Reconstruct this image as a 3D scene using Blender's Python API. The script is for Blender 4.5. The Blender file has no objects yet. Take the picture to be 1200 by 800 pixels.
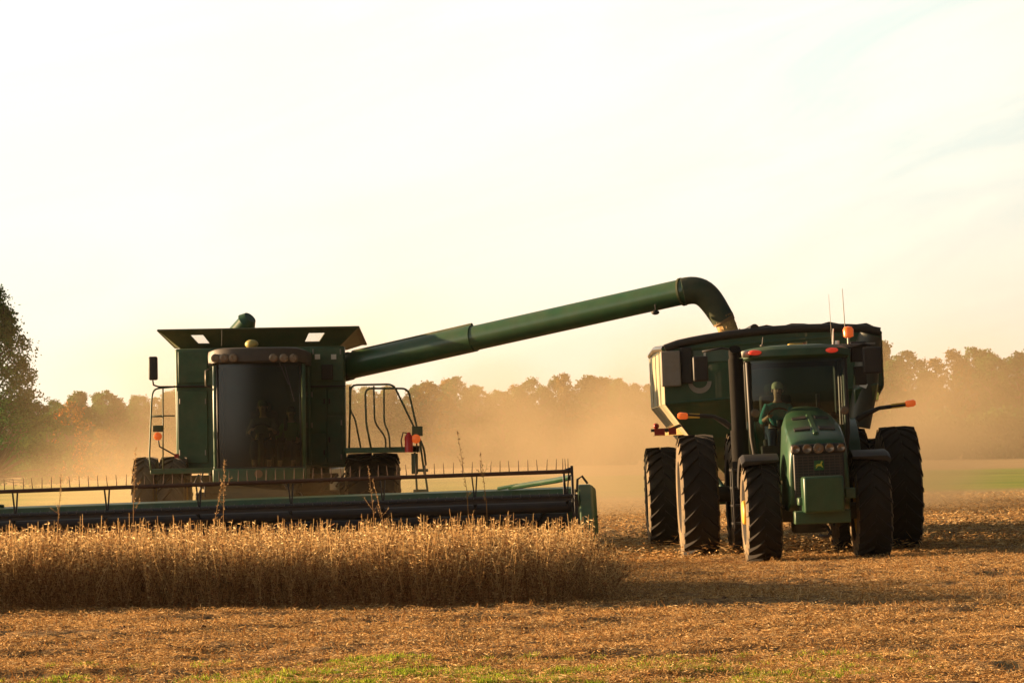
import bpy, bmesh, math, random
import numpy as np
from mathutils import Vector, Matrix, Euler
R = math.radians
random.seed(7); np.random.seed(7)
scene = bpy.context.scene
COL = scene.collection

# ------------------------------------------------------------------ camera
FPX = 3850.0
CAM_Z = 1.7
cam_d = bpy.data.cameras.new('camera'); cam = bpy.data.objects.new('camera', cam_d); COL.objects.link(cam)
cam_d.lens = FPX / 1200 * 36; cam_d.sensor_width = 36; cam_d.clip_start = 0.5; cam_d.clip_end = 9000
cam_d.dof.use_dof = False
CM = Matrix.Translation((0, 0, CAM_Z)) @ Matrix.Rotation(R(90 + 1.934), 4, 'X') @ Matrix.Rotation(R(-1.0), 4, 'Z')
cam.matrix_world = CM
scene.camera = cam

# ------------------------------------------------------------------ light
VEIL = 5.4
SUN_EL, SUN_AZ = 7.8, -74.0      # azimuth measured from +Y towards +X
sd = Vector((math.sin(R(SUN_AZ)) * math.cos(R(SUN_EL)), math.cos(R(SUN_AZ)) * math.cos(R(SUN_EL)), math.sin(R(SUN_EL))))
w = bpy.data.worlds.new('World'); scene.world = w; w.use_nodes = True
nt = w.node_tree; nt.nodes.clear()
wo = nt.nodes.new('ShaderNodeOutputWorld'); bg = nt.nodes.new('ShaderNodeBackground')
sky = nt.nodes.new('ShaderNodeTexSky'); sky.sky_type = 'NISHITA'; sky.sun_disc = False
sky.sun_elevation = R(SUN_EL); sky.sun_rotation = R(SUN_AZ); sky.air_density = 1.0; sky.dust_density = 2.2; sky.ozone_density = 1.0
# thin high cirrus streaks: brighter, warm-white veil over the sky
N = nt.nodes.new; LK = nt.links.new
def wmap(src, a, b_, c, d, smooth=True):
    n = N('ShaderNodeMapRange'); n.interpolation_type = 'SMOOTHSTEP' if smooth else 'LINEAR'
    for i, v in enumerate((a, b_, c, d)): n.inputs[i + 1].default_value = v
    LK(src, n.inputs[0]); return n.outputs[0]
def wmul(a, b_):
    n = N('ShaderNodeMath'); n.operation = 'MULTIPLY'; LK(a, n.inputs[0]); LK(b_, n.inputs[1]); return n.outputs[0]
def wmix(f, a, b_):
    n = N('ShaderNodeMix'); n.data_type = 'RGBA'
    if isinstance(f, float): n.inputs[0].default_value = f
    else: LK(f, n.inputs[0])
    for i, c in ((6, a), (7, b_)):
        if isinstance(c, tuple): n.inputs[i].default_value = (*c, 1)
        else: LK(c, n.inputs[i])
    return n.outputs[2]
tc = N('ShaderNodeTexCoord'); sx_ = N('ShaderNodeSeparateXYZ'); LK(tc.outputs['Generated'], sx_.inputs[0])
m1_ = N('ShaderNodeMapping'); m1_.inputs['Rotation'].default_value = (0, R(17), 0); LK(tc.outputs['Generated'], m1_.inputs[0])
m2_ = N('ShaderNodeMapping'); m2_.inputs['Scale'].default_value = (4.0, 2.0, 22.0); LK(m1_.outputs[0], m2_.inputs[0])
nz = N('ShaderNodeTexNoise'); nz.inputs['Scale'].default_value = 1.5; nz.inputs['Detail'].default_value = 9; nz.inputs['Roughness'].default_value = 0.6; nz.inputs['Distortion'].default_value = 0.7; LK(m2_.outputs[0], nz.inputs['Vector'])
wisp = wmap(nz.outputs['Fac'], .34, .66, 0, 1)
# the thin cloud veil scatters forward: bright low down on the sun's side, dim overhead and behind
dt = N('ShaderNodeVectorMath'); dt.operation = 'DOT_PRODUCT'; dt.inputs[1].default_value = tuple(sd); LK(tc.outputs['Generated'], dt.inputs[0])
glow = wmul(wmap(dt.outputs['Value'], -.22, .22, .03, 1.0), wmap(sx_.outputs['Z'], .15, .5, 1.0, .22))
low = wmap(sx_.outputs['Z'], 0.0, .10, 0, 1)
cream = wmix(low, (VEIL * 1.06, VEIL * .93, VEIL * .74), (VEIL * 1.04, VEIL * .98, VEIL * .84))
blue = wmix(low, (VEIL * .98, VEIL * .88, VEIL * .70), (VEIL * .76, VEIL * .83, VEIL * .77))
side = wmap(dt.outputs['Value'], .14, .46, 1.0, .6)
inv = N('ShaderNodeMath'); inv.operation = 'SUBTRACT'; inv.inputs[0].default_value = 1.0; LK(wisp, inv.inputs[1])
veil = wmix(wmul(inv.outputs[0], side), cream, blue)
vs_ = N('ShaderNodeVectorMath'); vs_.operation = 'SCALE'; LK(veil, vs_.inputs[0]); LK(glow, vs_.inputs['Scale'])
LK(wmix(.86, sky.outputs[0], vs_.outputs[0]), bg.inputs[0]); LK(bg.outputs[0], wo.inputs[0])
bg.inputs[1].default_value = 0.08
sl = bpy.data.lights.new('sun', 'SUN'); so = bpy.data.objects.new('sun', sl); COL.objects.link(so)
sl.energy = 5.0; sl.angle = R(0.6); sl.color = (1.0, 0.655, 0.34)
so.rotation_euler = (-sd).to_track_quat('-Z', 'Y').to_euler()
scene.view_settings.view_transform = 'Standard'; scene.view_settings.look = 'None'
scene.view_settings.exposure = 1.6; scene.view_settings.gamma = 1; scene.view_settings.use_curve_mapping = False
HAZE_DENS = 0.00007

# ------------------------------------------------------------------ helpers
def at(px, py, Y):
    d = CM.to_3x3() @ Vector(((px - 600) / FPX, (400 - py) / FPX, -1))
    return Vector((0, 0, CAM_Z)) + d * (Y / d.y)

def tag(o, label=None, cat=None, group=None, kind=None):
    if label: o['label'] = label
    if cat: o['category'] = cat
    if group: o['group'] = group
    if kind: o['kind'] = kind
    return o

def empty(name, loc, rot=(0, 0, 0)):
    o = bpy.data.objects.new(name, None); COL.objects.link(o); o.location = loc; o.rotation_euler = rot
    o.empty_display_size = 0.3
    return o

class MB:
    def __init__(s): s.v = []; s.f = []
    def add(s, vs, fs):
        b = len(s.v); s.v += [tuple(v) for v in vs]; s.f += [tuple(b + i for i in f) for f in fs]; return s
    def box(s, c, size, rot=(0, 0, 0)):
        m = Euler(rot).to_matrix(); c = Vector(c); h = Vector(size) / 2
        vs = [c + m @ Vector((x * h.x, y * h.y, z * h.z)) for x in (-1, 1) for y in (-1, 1) for z in (-1, 1)]
        return s.add(vs, [(0, 1, 3, 2), (4, 6, 7, 5), (0, 4, 5, 1), (2, 3, 7, 6), (0, 2, 6, 4), (1, 5, 7, 3)])
    def hexa(s, b, t):      # bottom 4 points, top 4 points (same order)
        return s.add(list(b) + list(t), [(3, 2, 1, 0), (4, 5, 6, 7), (0, 1, 5, 4), (1, 2, 6, 5), (2, 3, 7, 6), (3, 0, 4, 7)])
    def tube(s, pts, r, n=10, cap=True):
        pts = [Vector(p) for p in pts]; rs = r if isinstance(r, (list, tuple)) else [r] * len(pts)
        vs = []; k = len(pts); up = None
        for i, p in enumerate(pts):
            d = (pts[min(i + 1, k - 1)] - pts[max(i - 1, 0)]).normalized()
            if up is None:
                up = Vector((0, 0, 1)) if abs(d.z) < 0.9 else Vector((1, 0, 0))
            a = d.cross(up).normalized(); b = a.cross(d).normalized(); up = b
            for j in range(n):
                t = 2 * math.pi * j / n; vs.append(p + rs[i] * (math.cos(t) * a + math.sin(t) * b))
        fs = [(i * n + j, i * n + (j + 1) % n, (i + 1) * n + (j + 1) % n, (i + 1) * n + j) for i in range(k - 1) for j in range(n)]
        if cap: fs += [tuple(reversed(range(n))), tuple((k - 1) * n + j for j in range(n))]
        return s.add(vs, fs)
    def lathe(s, prof, c=(0, 0, 0), axis='X', n=32):     # prof: (axial, radius)
        c = Vector(c); vs = []
        for a, r in prof:
            for j in range(n):
                t = 2 * math.pi * j / n; p, q = r * math.cos(t), r * math.sin(t)
                v = {'X': (a, p, q), 'Y': (q, a, p), 'Z': (p, q, a)}[axis]; vs.append(c + Vector(v))
        k = len(prof)
        return s.add(vs, [(i * n + j, i * n + (j + 1) % n, (i + 1) * n + (j + 1) % n, (i + 1) * n + j) for i in range(k - 1) for j in range(n)])
    def loft(s, secs, cap=True, closed=True):
        n = len(secs[0]); k = len(secs); vs = [v for q in secs for v in q]; m = n if closed else n - 1
        fs = [(i * n + j, i * n + (j + 1) % n, (i + 1) * n + (j + 1) % n, (i + 1) * n + j) for i in range(k - 1) for j in range(m)]
        if cap: fs += [tuple(reversed(range(n))), tuple((k - 1) * n + j for j in range(n))]
        return s.add(vs, fs)
    def prism(s, poly, axis, a, b):   # polygon in the other two axes, from a to b along axis
        def mk(p, t):
            return {'X': (t, p[0], p[1]), 'Y': (p[0], t, p[1]), 'Z': (p[0], p[1], t)}[axis]
        return s.loft([[mk(p, a) for p in poly], [mk(p, b) for p in poly]])
    def sphere(s, c, r, n=14, m=9):
        sx, sy, sz = r if isinstance(r, (list, tuple)) else (r, r, r); c = Vector(c)
        vs = [c + Vector((sx * math.sin(math.pi * i / m) * math.cos(2 * math.pi * j / n), sy * math.sin(math.pi * i / m) * math.sin(2 * math.pi * j / n), sz * math.cos(math.pi * i / m))) for i in range(m + 1) for j in range(n)]
        return s.add(vs, [(i * n + j, (i + 1) * n + j, (i + 1) * n + (j + 1) % n, i * n + (j + 1) % n) for i in range(m) for j in range(n)])
    def mesh(s, name, mat, smooth=False):
        me = bpy.data.meshes.new(name); me.from_pydata(s.v, [], s.f); me.update()
        bm = bmesh.new(); bm.from_mesh(me); bmesh.ops.recalc_face_normals(bm, faces=bm.faces); bm.to_mesh(me); bm.free()
        if mat: me.materials.append(mat)
        if smooth: me.polygons.foreach_set('use_smooth', [True] * len(me.polygons))
        return me
    def build(s, name, mat, parent=None, bevel=0, smooth=False, seg=2):
        o = bpy.data.objects.new(name, s.mesh(name, mat, smooth)); COL.objects.link(o)
        if parent: o.parent = parent
        if bevel:
            b = o.modifiers.new('bevel', 'BEVEL'); b.width = bevel; b.segments = seg; b.limit_method = 'ANGLE'; b.angle_limit = R(35)
            if smooth is None: pass
        if smooth == 'auto' or bevel:
            o.data.polygons.foreach_set('use_smooth', [True] * len(o.data.polygons))
            o.data.set_sharp_from_angle(angle=R(40))
        return o

def copy_obj(o, parent=None, loc=None):
    c = o.copy(); COL.objects.link(c); c.parent = parent
    if loc is not None: c.location = loc
    for ch in [x for x in KIDS.get(o.name, [])]: copy_obj(ch, c)
    return c
KIDS = {}
def reg(o):
    KIDS[o.name] = list(o.children)
    for c in o.children: reg(c)

# ------------------------------------------------------------------ materials
MATS = {}
def new_mat(name):
    m = bpy.data.materials.new(name); m.use_nodes = True; return m, m.node_tree, m.node_tree.nodes['Principled BSDF']

def mat(name, col, rough=0.5, metal=0.0, dust=0.0, dustcol=(0.30, 0.20, 0.105), var=0.12, scale=6, coat=0.0, emis=None, es=0, bump=0.0, bscale=60, spec=None):
    if name in MATS: return MATS[name]
    m, nt, b = new_mat(name); L = nt.links.new
    tcn = nt.nodes.new('ShaderNodeTexCoord'); n = nt.nodes.new('ShaderNodeTexNoise'); n.inputs['Scale'].default_value = scale; n.inputs['Detail'].default_value = 6
    L(tcn.outputs['Object'], n.inputs['Vector'])
    rmp = nt.nodes.new('ShaderNodeMapRange'); rmp.inputs[1].default_value = 0.3; rmp.inputs[2].default_value = 0.7
    rmp.inputs[3].default_value = 1 - var; rmp.inputs[4].default_value = 1 + var; L(n.outputs['Fac'], rmp.inputs[0])
    mx = nt.nodes.new('ShaderNodeVectorMath'); mx.operation = 'SCALE'; mx.inputs[0].default_value = col[:3]; L(rmp.outputs[0], mx.inputs['Scale'])
    out = mx.outputs[0]
    if dust > 0:
        n2 = nt.nodes.new('ShaderNodeTexNoise'); n2.inputs['Scale'].default_value = scale * 0.45; n2.inputs['Detail'].default_value = 9; n2.inputs['Roughness'].default_value = 0.68
        L(tcn.outputs['Object'], n2.inputs['Vector'])
        mr = nt.nodes.new('ShaderNodeMapRange'); mr.inputs[1].default_value = 0.35; mr.inputs[2].default_value = 0.72; mr.inputs[3].default_value = dust * 0.25; mr.inputs[4].default_value = dust
        L(n2.outputs['Fac'], mr.inputs[0])
        ge = nt.nodes.new('ShaderNodeNewGeometry'); sp = nt.nodes.new('ShaderNodeSeparateXYZ'); L(ge.outputs['Normal'], sp.inputs[0])
        up = nt.nodes.new('ShaderNodeMapRange'); up.inputs[1].default_value = 0.2; up.inputs[2].default_value = 1; up.inputs[3].default_value = 1.0; up.inputs[4].default_value = 1.6; L(sp.outputs['Z'], up.inputs[0])
        mm = nt.nodes.new('ShaderNodeMath'); mm.operation = 'MULTIPLY'; mm.use_clamp = True; L(mr.outputs[0], mm.inputs[0]); L(up.outputs[0], mm.inputs[1])
        mc = nt.nodes.new('ShaderNodeMix'); mc.data_type = 'RGBA'; L(mm.outputs[0], mc.inputs[0]); L(out, mc.inputs[6]); mc.inputs[7].default_value = (*dustcol, 1)
        out = mc.outputs[2]
        rr = nt.nodes.new('ShaderNodeMapRange'); rr.inputs[3].default_value = rough; rr.inputs[4].default_value = 0.9; L(mm.outputs[0], rr.inputs[0]); L(rr.outputs[0], b.inputs['Roughness'])
    else:
        b.inputs['Roughness'].default_value = rough
    L(out, b.inputs['Base Color'])
    b.inputs['Metallic'].default_value = metal; b.inputs['Coat Weight'].default_value = coat
    if spec is not None: b.inputs['Specular IOR Level'].default_value = spec
    if emis: b.inputs['Emission Color'].default_value = (*emis, 1); b.inputs['Emission Strength'].default_value = es
    if bump:
        n3 = nt.nodes.new('ShaderNodeTexNoise'); n3.inputs['Scale'].default_value = bscale; n3.inputs['Detail'].default_value = 5; L(tcn.outputs['Object'], n3.inputs['Vector'])
        bp = nt.nodes.new('ShaderNodeBump'); bp.inputs['Strength'].default_value = bump; bp.inputs['Distance'].default_value = 0.01; L(n3.outputs['Fac'], bp.inputs['Height']); L(bp.outputs[0], b.inputs['Normal'])
    MATS[name] = m; return m

GREEN = mat('green paint', (0.010, 0.074, 0.030), 0.30, dust=0.12, coat=0.3)
GREEN_D = mat('dusty green paint', (0.013, 0.082, 0.038), 0.36, dust=0.20)
GREEN_T = mat('tank green', (0.026, 0.062, 0.020), 0.5, dust=0.25)
CARTG = mat('cart green', (0.012, 0.07, 0.03), 0.35, dust=0.12, coat=0.9)
BLACK = mat('black plastic', (0.014, 0.013, 0.014), 0.5, dust=0.06)
NAVY = mat('blue black steel', (0.012, 0.016, 0.026), 0.38, metal=0.2, dust=0.08)
RUST = mat('worn bat steel', (0.07, 0.028, 0.016), 0.5, metal=0.3, dust=0.12)
STEEL = mat('worn steel', (0.25, 0.24, 0.22), 0.35, metal=0.8, dust=0.3)
RUBBER = mat('tyre rubber', (0.011, 0.010, 0.010), 0.8, spec=.25, dust=0.10, dustcol=(0.20, 0.13, 0.075), scale=5, bump=0.4)
RUBBER_S = mat('dusty sidewall', (0.03, 0.026, 0.02), 0.85, dust=0.75, dustcol=(0.36, 0.25, 0.13), scale=4)
RUBBER_D = mat('dusty tyre rubber', (0.03, 0.027, 0.024), 0.8, dust=0.5, dustcol=(0.20, 0.14, 0.08), scale=5)
YELLOW = mat('yellow rim paint', (0.62, 0.40, 0.03), 0.4, dust=0.35)
GREY = mat('grey roof plastic', (0.04, 0.034, 0.03), 0.5, dust=0.18)
INTER = mat('cab interior', (0.035, 0.033, 0.03), 0.7)
INTER2 = mat('seat fabric', (0.06, 0.055, 0.05), 0.9)
TARP = mat('black vinyl tarp', (0.022, 0.02, 0.02), 0.28, dust=0.12)
CREAM = mat('pale plate', (0.72, 0.68, 0.58), 0.5, dust=0.1)
WHITE = mat('white paint', (0.75, 0.74, 0.70), 0.45)
RED = mat('red reflector', (0.30, 0.02, 0.012), 0.3)
RED_E = mat('red extinguisher paint', (0.55, 0.02, 0.015), 0.3)
ORANGE = mat('orange lens', (0.85, 0.16, 0.02), 0.25, emis=(1, 0.16, 0.03), es=0.12)
REDLAMP = mat('red lamp lens', (0.8, 0.05, 0.03), 0.25, emis=(1, 0.07, 0.03), es=0.1)
REFL_Y = mat('yellow reflector', (0.65, 0.40, 0.05), 0.4)
SKIN = mat('skin', (0.45, 0.26, 0.18), 0.6)
SHIRT_T = mat('teal shirt', (0.05, 0.28, 0.27), 0.85)
SHIRT_G = mat('grey shirt', (0.12, 0.12, 0.10), 0.85)
SHIRT_L = mat('lime shirt', (0.07, 0.24, 0.03), 0.85)
DENIM = mat('denim', (0.03, 0.05, 0.10), 0.9)
CAPM = mat('cap cloth', (0.10, 0.12, 0.05), 0.85)
HAIR = mat('dark hair', (0.03, 0.02, 0.015), 0.7)
LENS = mat('lamp lens', (0.22, 0.17, 0.13), 0.12, metal=0.6, dust=0.3)
MIRR = mat('mirror glass', (0.5, 0.5, 0.5), 0.06, metal=1.0)
EMB_Y = mat('emblem yellow', (0.55, 0.5, 0.05), 0.4)
EMB_G = mat('emblem green', (0.02, 0.10, 0.03), 0.4)
POLY = mat('poly window', (0.8, 0.8, 0.78), 0.3, emis=None)
BARK = mat('bark', (0.10, 0.075, 0.055), 0.9, scale=3, bump=0.5)

def glass(name, tint, fac=0.75, rough=0.03, dirt=0.03):
    m, nt, b = new_mat(name); nt.nodes.remove(b); L = nt.links.new
    tr = nt.nodes.new('ShaderNodeBsdfTransparent'); tr.inputs[0].default_value = (*tint, 1)
    gl = nt.nodes.new('ShaderNodeBsdfGlossy'); gl.inputs['Roughness'].default_value = rough
    df = nt.nodes.new('ShaderNodeBsdfDiffuse'); df.inputs[0].default_value = (0.34, 0.25, 0.14, 1)
    lw_ = nt.nodes.new('ShaderNodeLayerWeight'); lw_.inputs[0].default_value = 0.5
    pw_ = nt.nodes.new('ShaderNodeMath'); pw_.operation = 'POWER'; pw_.inputs[1].default_value = 5; L(lw_.outputs['Facing'], pw_.inputs[0])
    fr = nt.nodes.new('ShaderNodeMath'); fr.operation = 'MULTIPLY_ADD'; fr.inputs[1].default_value = 0.95; fr.inputs[2].default_value = 0.045; L(pw_.outputs[0], fr.inputs[0])
    m1 = nt.nodes.new('ShaderNodeMixShader'); m2 = nt.nodes.new('ShaderNodeMixShader')
    n = nt.nodes.new('ShaderNodeTexNoise'); n.inputs['Scale'].default_value = 4; n.inputs['Detail'].default_value = 8
    tcn = nt.nodes.new('ShaderNodeTexCoord'); L(tcn.outputs['Object'], n.inputs['Vector'])
    mr = nt.nodes.new('ShaderNodeMapRange'); mr.inputs[1].default_value = .35; mr.inputs[2].default_value = .7; mr.inputs[3].default_value = dirt * .3; mr.inputs[4].default_value = dirt
    L(n.outputs['Fac'], mr.inputs[0])
    L(fr.outputs[0], m1.inputs[0]); L(tr.outputs[0], m1.inputs[1]); L(gl.outputs[0], m1.inputs[2])
    L(mr.outputs[0], m2.inputs[0]); L(m1.outputs[0], m2.inputs[1]); L(df.outputs[0], m2.inputs[2])
    L(m2.outputs[0], nt.nodes['Material Output'].inputs[0]); return m
GLASS = glass('cab glass', (0.55, 0.62, 0.58))
GLASS_C = glass('combine cab glass', (0.28, 0.31, 0.22), rough=.16, dirt=0.05)

def leafmat(name, stops, trans=0.45, rough=0.6, island=True, objvar=0.0, tboost=1.5):
    """diffuse + translucent thin foliage; colour varies leaf by leaf along a ramp"""
    m, nt, b = new_mat(name); nt.nodes.remove(b); L = nt.links.new
    ge = nt.nodes.new('ShaderNodeNewGeometry'); oi = nt.nodes.new('ShaderNodeObjectInfo')
    rp = nt.nodes.new('ShaderNodeValToRGB'); el = rp.color_ramp.elements
    while len(el) < len(stops): el.new(0.5)
    for e, (p, c) in zip(el, stops): e.position = p; e.color = (*c, 1)
    ma = nt.nodes.new('ShaderNodeMath'); ma.operation = 'MULTIPLY_ADD'; ma.inputs[1].default_value = objvar
    sb = nt.nodes.new('ShaderNodeMath'); sb.operation = 'SUBTRACT'; sb.inputs[1].default_value = 0.5
    sc = nt.nodes.new('ShaderNodeMath'); sc.operation = 'MULTIPLY_ADD'; sc.inputs[1].default_value = 1 - objvar; sc.inputs[2].default_value = objvar / 2
    L(oi.outputs['Random'], sb.inputs[0]); L(sb.outputs[0], ma.inputs[0]); L(ge.outputs['Random Per Island'], sc.inputs[0]); L(sc.outputs[0], ma.inputs[2])
    L(ma.outputs[0], rp.inputs[0])
    df = nt.nodes.new('ShaderNodeBsdfDiffuse'); tr = nt.nodes.new('ShaderNodeBsdfTranslucent'); mx = nt.nodes.new('ShaderNodeMixShader'); mx.inputs[0].default_value = trans
    vs = nt.nodes.new('ShaderNodeVectorMath'); vs.operation = 'SCALE'; vs.inputs['Scale'].default_value = tboost
    L(rp.outputs[0], vs.inputs[0]); L(rp.outputs[0], df.inputs[0]); L(vs.outputs[0], tr.inputs[0]); L(df.outputs[0], mx.inputs[1]); L(tr.outputs[0], mx.inputs[2])
    L(mx.outputs[0], nt.nodes['Material Output'].inputs[0]); return m

# ------------------------------------------------------------------ terrain
def vnoise(x, y, seed=0):
    xi = np.floor(x).astype(np.int64); yi = np.floor(y).astype(np.int64); xf = x - xi; yf = y - yi
    def h(a, b):
        n = (a * 374761393 + b * 668265263 + seed * 1442695041) & 0xffffffff
        n = ((n ^ (n >> 13)) * 1274126177) & 0xffffffff
        return ((n ^ (n >> 16)) & 0xffff) / 65535.0
    u = xf * xf * (3 - 2 * xf); v = yf * yf * (3 - 2 * yf)
    return (h(xi, yi) * (1 - u) + h(xi + 1, yi) * u) * (1 - v) + (h(xi, yi + 1) * (1 - u) + h(xi + 1, yi + 1) * u) * v
def sstep(a, b, x):
    t = np.clip((x - a) / (b - a), 0, 1); return t * t * (3 - 2 * t)
SLOPE = 0.0245
def ground_h(x, y, fine=True):
    x = np.asarray(x, float); y = np.asarray(y, float)
    win = sstep(42, 48, y) * (1 - sstep(66, 74, y))
    h = SLOPE * np.clip(x - 4.6, -3.2, 3.6) * win
    if fine:
        near = 1 - sstep(60, 120, y)
        b = (vnoise(x * 0.55, y * 0.8, 1) - .5) * 0.06 + (vnoise(x * 1.1, y * 3.4, 2) - .5) * 0.08 + (vnoise(x * 7, y * 7, 3) - .5) * 0.045 + (vnoise(x * 21, y * 17, 4) - .5) * 0.016
        cut = (y > 45) & (y < 64) & (x > 1.5)
        h = h + b * (0.25 + 0.75 * near) * np.where(cut, 0.7, 1.0)
    return h

def axis_lines(lo, hi, step, far, g=1.22):
    a = list(np.arange(lo, hi, step)); s = step; p = hi
    while p < far[1]: a.append(p); s *= g; p += s
    a.append(far[1]); s = step; p = lo; left = []
    while p > far[0]: left.append(p); s *= g; p -= s
    left.append(far[0]); return np.array(sorted(set([round(q, 4) for q in left + a])))
gx = axis_lines(-9, 10.5, 0.055, (-3000, 3000)); gy = axis_lines(22.5, 66, 0.075, (-400, 4500), 1.035)
X, Y = np.meshgrid(gx, gy); Z = ground_h(X, Y)
nx, ny = len(gx), len(gy)
me = bpy.data.meshes.new('field')
idx = np.arange(nx * ny).reshape(ny, nx)
quads = np.stack([idx[:-1, :-1], idx[:-1, 1:], idx[1:, 1:], idx[1:, :-1]], -1).reshape(-1, 4)
me.vertices.add(nx * ny); me.vertices.foreach_set('co', np.stack([X, Y, Z], -1).astype(np.float32).ravel())
me.loops.add(quads.size); me.loops.foreach_set('vertex_index', quads.astype(np.int32).ravel())
me.polygons.add(len(quads)); me.polygons.foreach_set('loop_start', (np.arange(len(quads)) * 4).astype(np.int32)); me.polygons.foreach_set('loop_total', np.full(len(quads), 4, np.int32))
me.update(calc_edges=True); me.validate()
field = bpy.data.objects.new('field', me); COL.objects.link(field); tag(field, kind='structure')
# ground material
m, nt, b = new_mat('stubble soil'); L = nt.links.new; b.inputs['Roughness'].default_value = 0.95; b.inputs['Specular IOR Level'].default_value = 0.1
ge = nt.nodes.new('ShaderNodeNewGeometry'); sp = nt.nodes.new('ShaderNodeSeparateXYZ'); L(ge.outputs['Position'], sp.inputs[0])
def noise(scale, det=6, vec=None, rough=0.6):
    n = nt.nodes.new('ShaderNodeTexNoise'); n.inputs['Scale'].default_value = scale; n.inputs['Detail'].default_value = det; n.inputs['Roughness'].default_value = rough
    L(vec if vec else ge.outputs['Position'], n.inputs['Vector']); return n.outputs['Fac']
def mprange(x, a, b_, c=0, d=1, smooth=False):
    n = nt.nodes.new('ShaderNodeMapRange'); n.inputs[1].default_value = a; n.inputs[2].default_value = b_; n.inputs[3].default_value = c; n.inputs[4].default_value = d
    if smooth: n.interpolation_type = 'SMOOTHSTEP'
    L(x, n.inputs[0]); return n.outputs[0]
def mixcol(f, a, b_):
    n = nt.nodes.new('ShaderNodeMix'); n.data_type = 'RGBA'; L(f, n.inputs[0])
    for i, c in ((6, a), (7, b_)):
        if isinstance(c, tuple): n.inputs[i].default_value = (*c, 1)
        else: L(c, n.inputs[i])
    return n.outputs[2]
def mth(op, a, b_):
    n = nt.nodes.new('ShaderNodeMath'); n.operation = op; n.use_clamp = False
    for i, c in ((0, a), (1, b_)):
        if isinstance(c, (int, float)): n.inputs[i].default_value = c
        else: L(c, n.inputs[i])
    return n.outputs[0]
mpn = nt.nodes.new('ShaderNodeMapping'); mpn.inputs['Scale'].default_value = (0.35, 1, 1); L(ge.outputs['Position'], mpn.inputs[0])
c1 = mixcol(mprange(noise(7, 8), .35, .65), (0.16, 0.085, 0.04), (0.46, 0.27, 0.11))
c2 = mixcol(mprange(noise(28, 5), .52, .68), c1, (0.60, 0.42, 0.21))
c3 = mixcol(mprange(noise(0.9, 5, mpn.outputs[0]), .5, .72, 0, .6), c2, (0.15, 0.088, 0.048))
# green grass waterway far across the field, paler stubble beyond
wob = mth('MULTIPLY', mth('SUBTRACT', noise(0.02, 4), 0.5), 60)
yy = mth('ADD', sp.outputs['Y'], wob)
band = mth('MULTIPLY', mprange(yy, 112, 135, 0, 1, True), mprange(yy, 215, 240, 1, 0, True))
gcol = mixcol(mprange(noise(0.12, 8, mpn.outputs[0]), .4, .62), (0.17, 0.32, 0.02), (0.34, 0.40, 0.05))
far = mixcol(mprange(noise(0.15, 8, mpn.outputs[0]), .35, .65), (0.40, 0.27, 0.12), (0.56, 0.39, 0.19))
c4 = mixcol(mprange(sp.outputs['Y'], 60, 110, 0, 1, True), c3, far)
c5 = mixcol(mth('MULTIPLY', band, 0.95), c4, gcol)
L(c5, b.inputs['Base Color'])
bp = nt.nodes.new('ShaderNodeBump'); bp.inputs['Strength'].default_value = 0.7; bp.inputs['Distance'].default_value = 0.02; L(noise(40, 6), bp.inputs['Height']); L(bp.outputs[0], b.inputs['Normal'])
me.materials.append(m)

# ------------------------------------------------------------------ scatter (for stuff only)
def scatter(name, pts, protos, label, smin, smax, tilt=0.0, category=None, zrot=True):
    pc = bpy.data.collections.new(name + '_sources')
    for p in protos: pc.objects.link(p)
    me = bpy.data.meshes.new(name); me.from_pydata([tuple(p) for p in pts], [], [])
    o = bpy.data.objects.new(name, me); COL.objects.link(o)
    ng = bpy.data.node_groups.new(name, 'GeometryNodeTree')
    ng.interface.new_socket('Geometry', in_out='INPUT', socket_type='NodeSocketGeometry'); ng.interface.new_socket('Geometry', in_out='OUTPUT', socket_type='NodeSocketGeometry')
    gi = ng.nodes.new('NodeGroupInput'); go = ng.nodes.new('NodeGroupOutput'); ip = ng.nodes.new('GeometryNodeInstanceOnPoints')
    ci = ng.nodes.new('GeometryNodeCollectionInfo'); ci.inputs['Collection'].default_value = pc; ci.inputs['Separate Children'].default_value = True; ci.inputs['Reset Children'].default_value = True
    rv = ng.nodes.new('FunctionNodeRandomValue'); rv.data_type = 'FLOAT_VECTOR'; rv.inputs[0].default_value = (-tilt, -tilt, 0); rv.inputs[1].default_value = (tilt, tilt, 6.283 if zrot else 0)
    rs = ng.nodes.new('FunctionNodeRandomValue'); rs.data_type = 'FLOAT'; rs.inputs[2].default_value = smin; rs.inputs[3].default_value = smax; rs.inputs['Seed'].default_value = 5
    ri = ng.nodes.new('FunctionNodeRandomValue'); ri.data_type = 'INT'; ri.inputs[4].default_value = 0; ri.inputs[5].default_value = len(protos) - 1; ri.inputs['Seed'].default_value = 9
    Lk = ng.links.new
    Lk(gi.outputs[0], ip.inputs['Points']); Lk(ci.outputs[0], ip.inputs['Instance']); ip.inputs['Pick Instance'].default_value = True
    Lk(ri.outputs[2], ip.inputs['Instance Index']); Lk(rv.outputs[0], ip.inputs['Rotation']); Lk(rs.outputs[1], ip.inputs['Scale']); Lk(ip.outputs[0], go.inputs[0])
    md = o.modifiers.new('scatter', 'NODES'); md.node_group = ng
    tag(o, label, category, kind='stuff'); return o
def proto(name, mb, mt): return bpy.data.objects.new(name, mb.mesh(name, mt))
def rnd(a, b): return random.uniform(a, b)
def leaf(mb, c, d, n, l, wd):
    """a thin kinked blade: centre line d, normal n"""
    d = d.normalized(); s = d.cross(n)
    if s.length < 1e-4: s = d.cross(Vector((0.3, 0.9, 0.1)))
    s = s.normalized() * wd / 2; c = Vector(c)
    mb.add([c, c + d * l * .5 + s, c + d * l, c + d * l * .5 - s], [(0, 1, 2, 3)])
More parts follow.
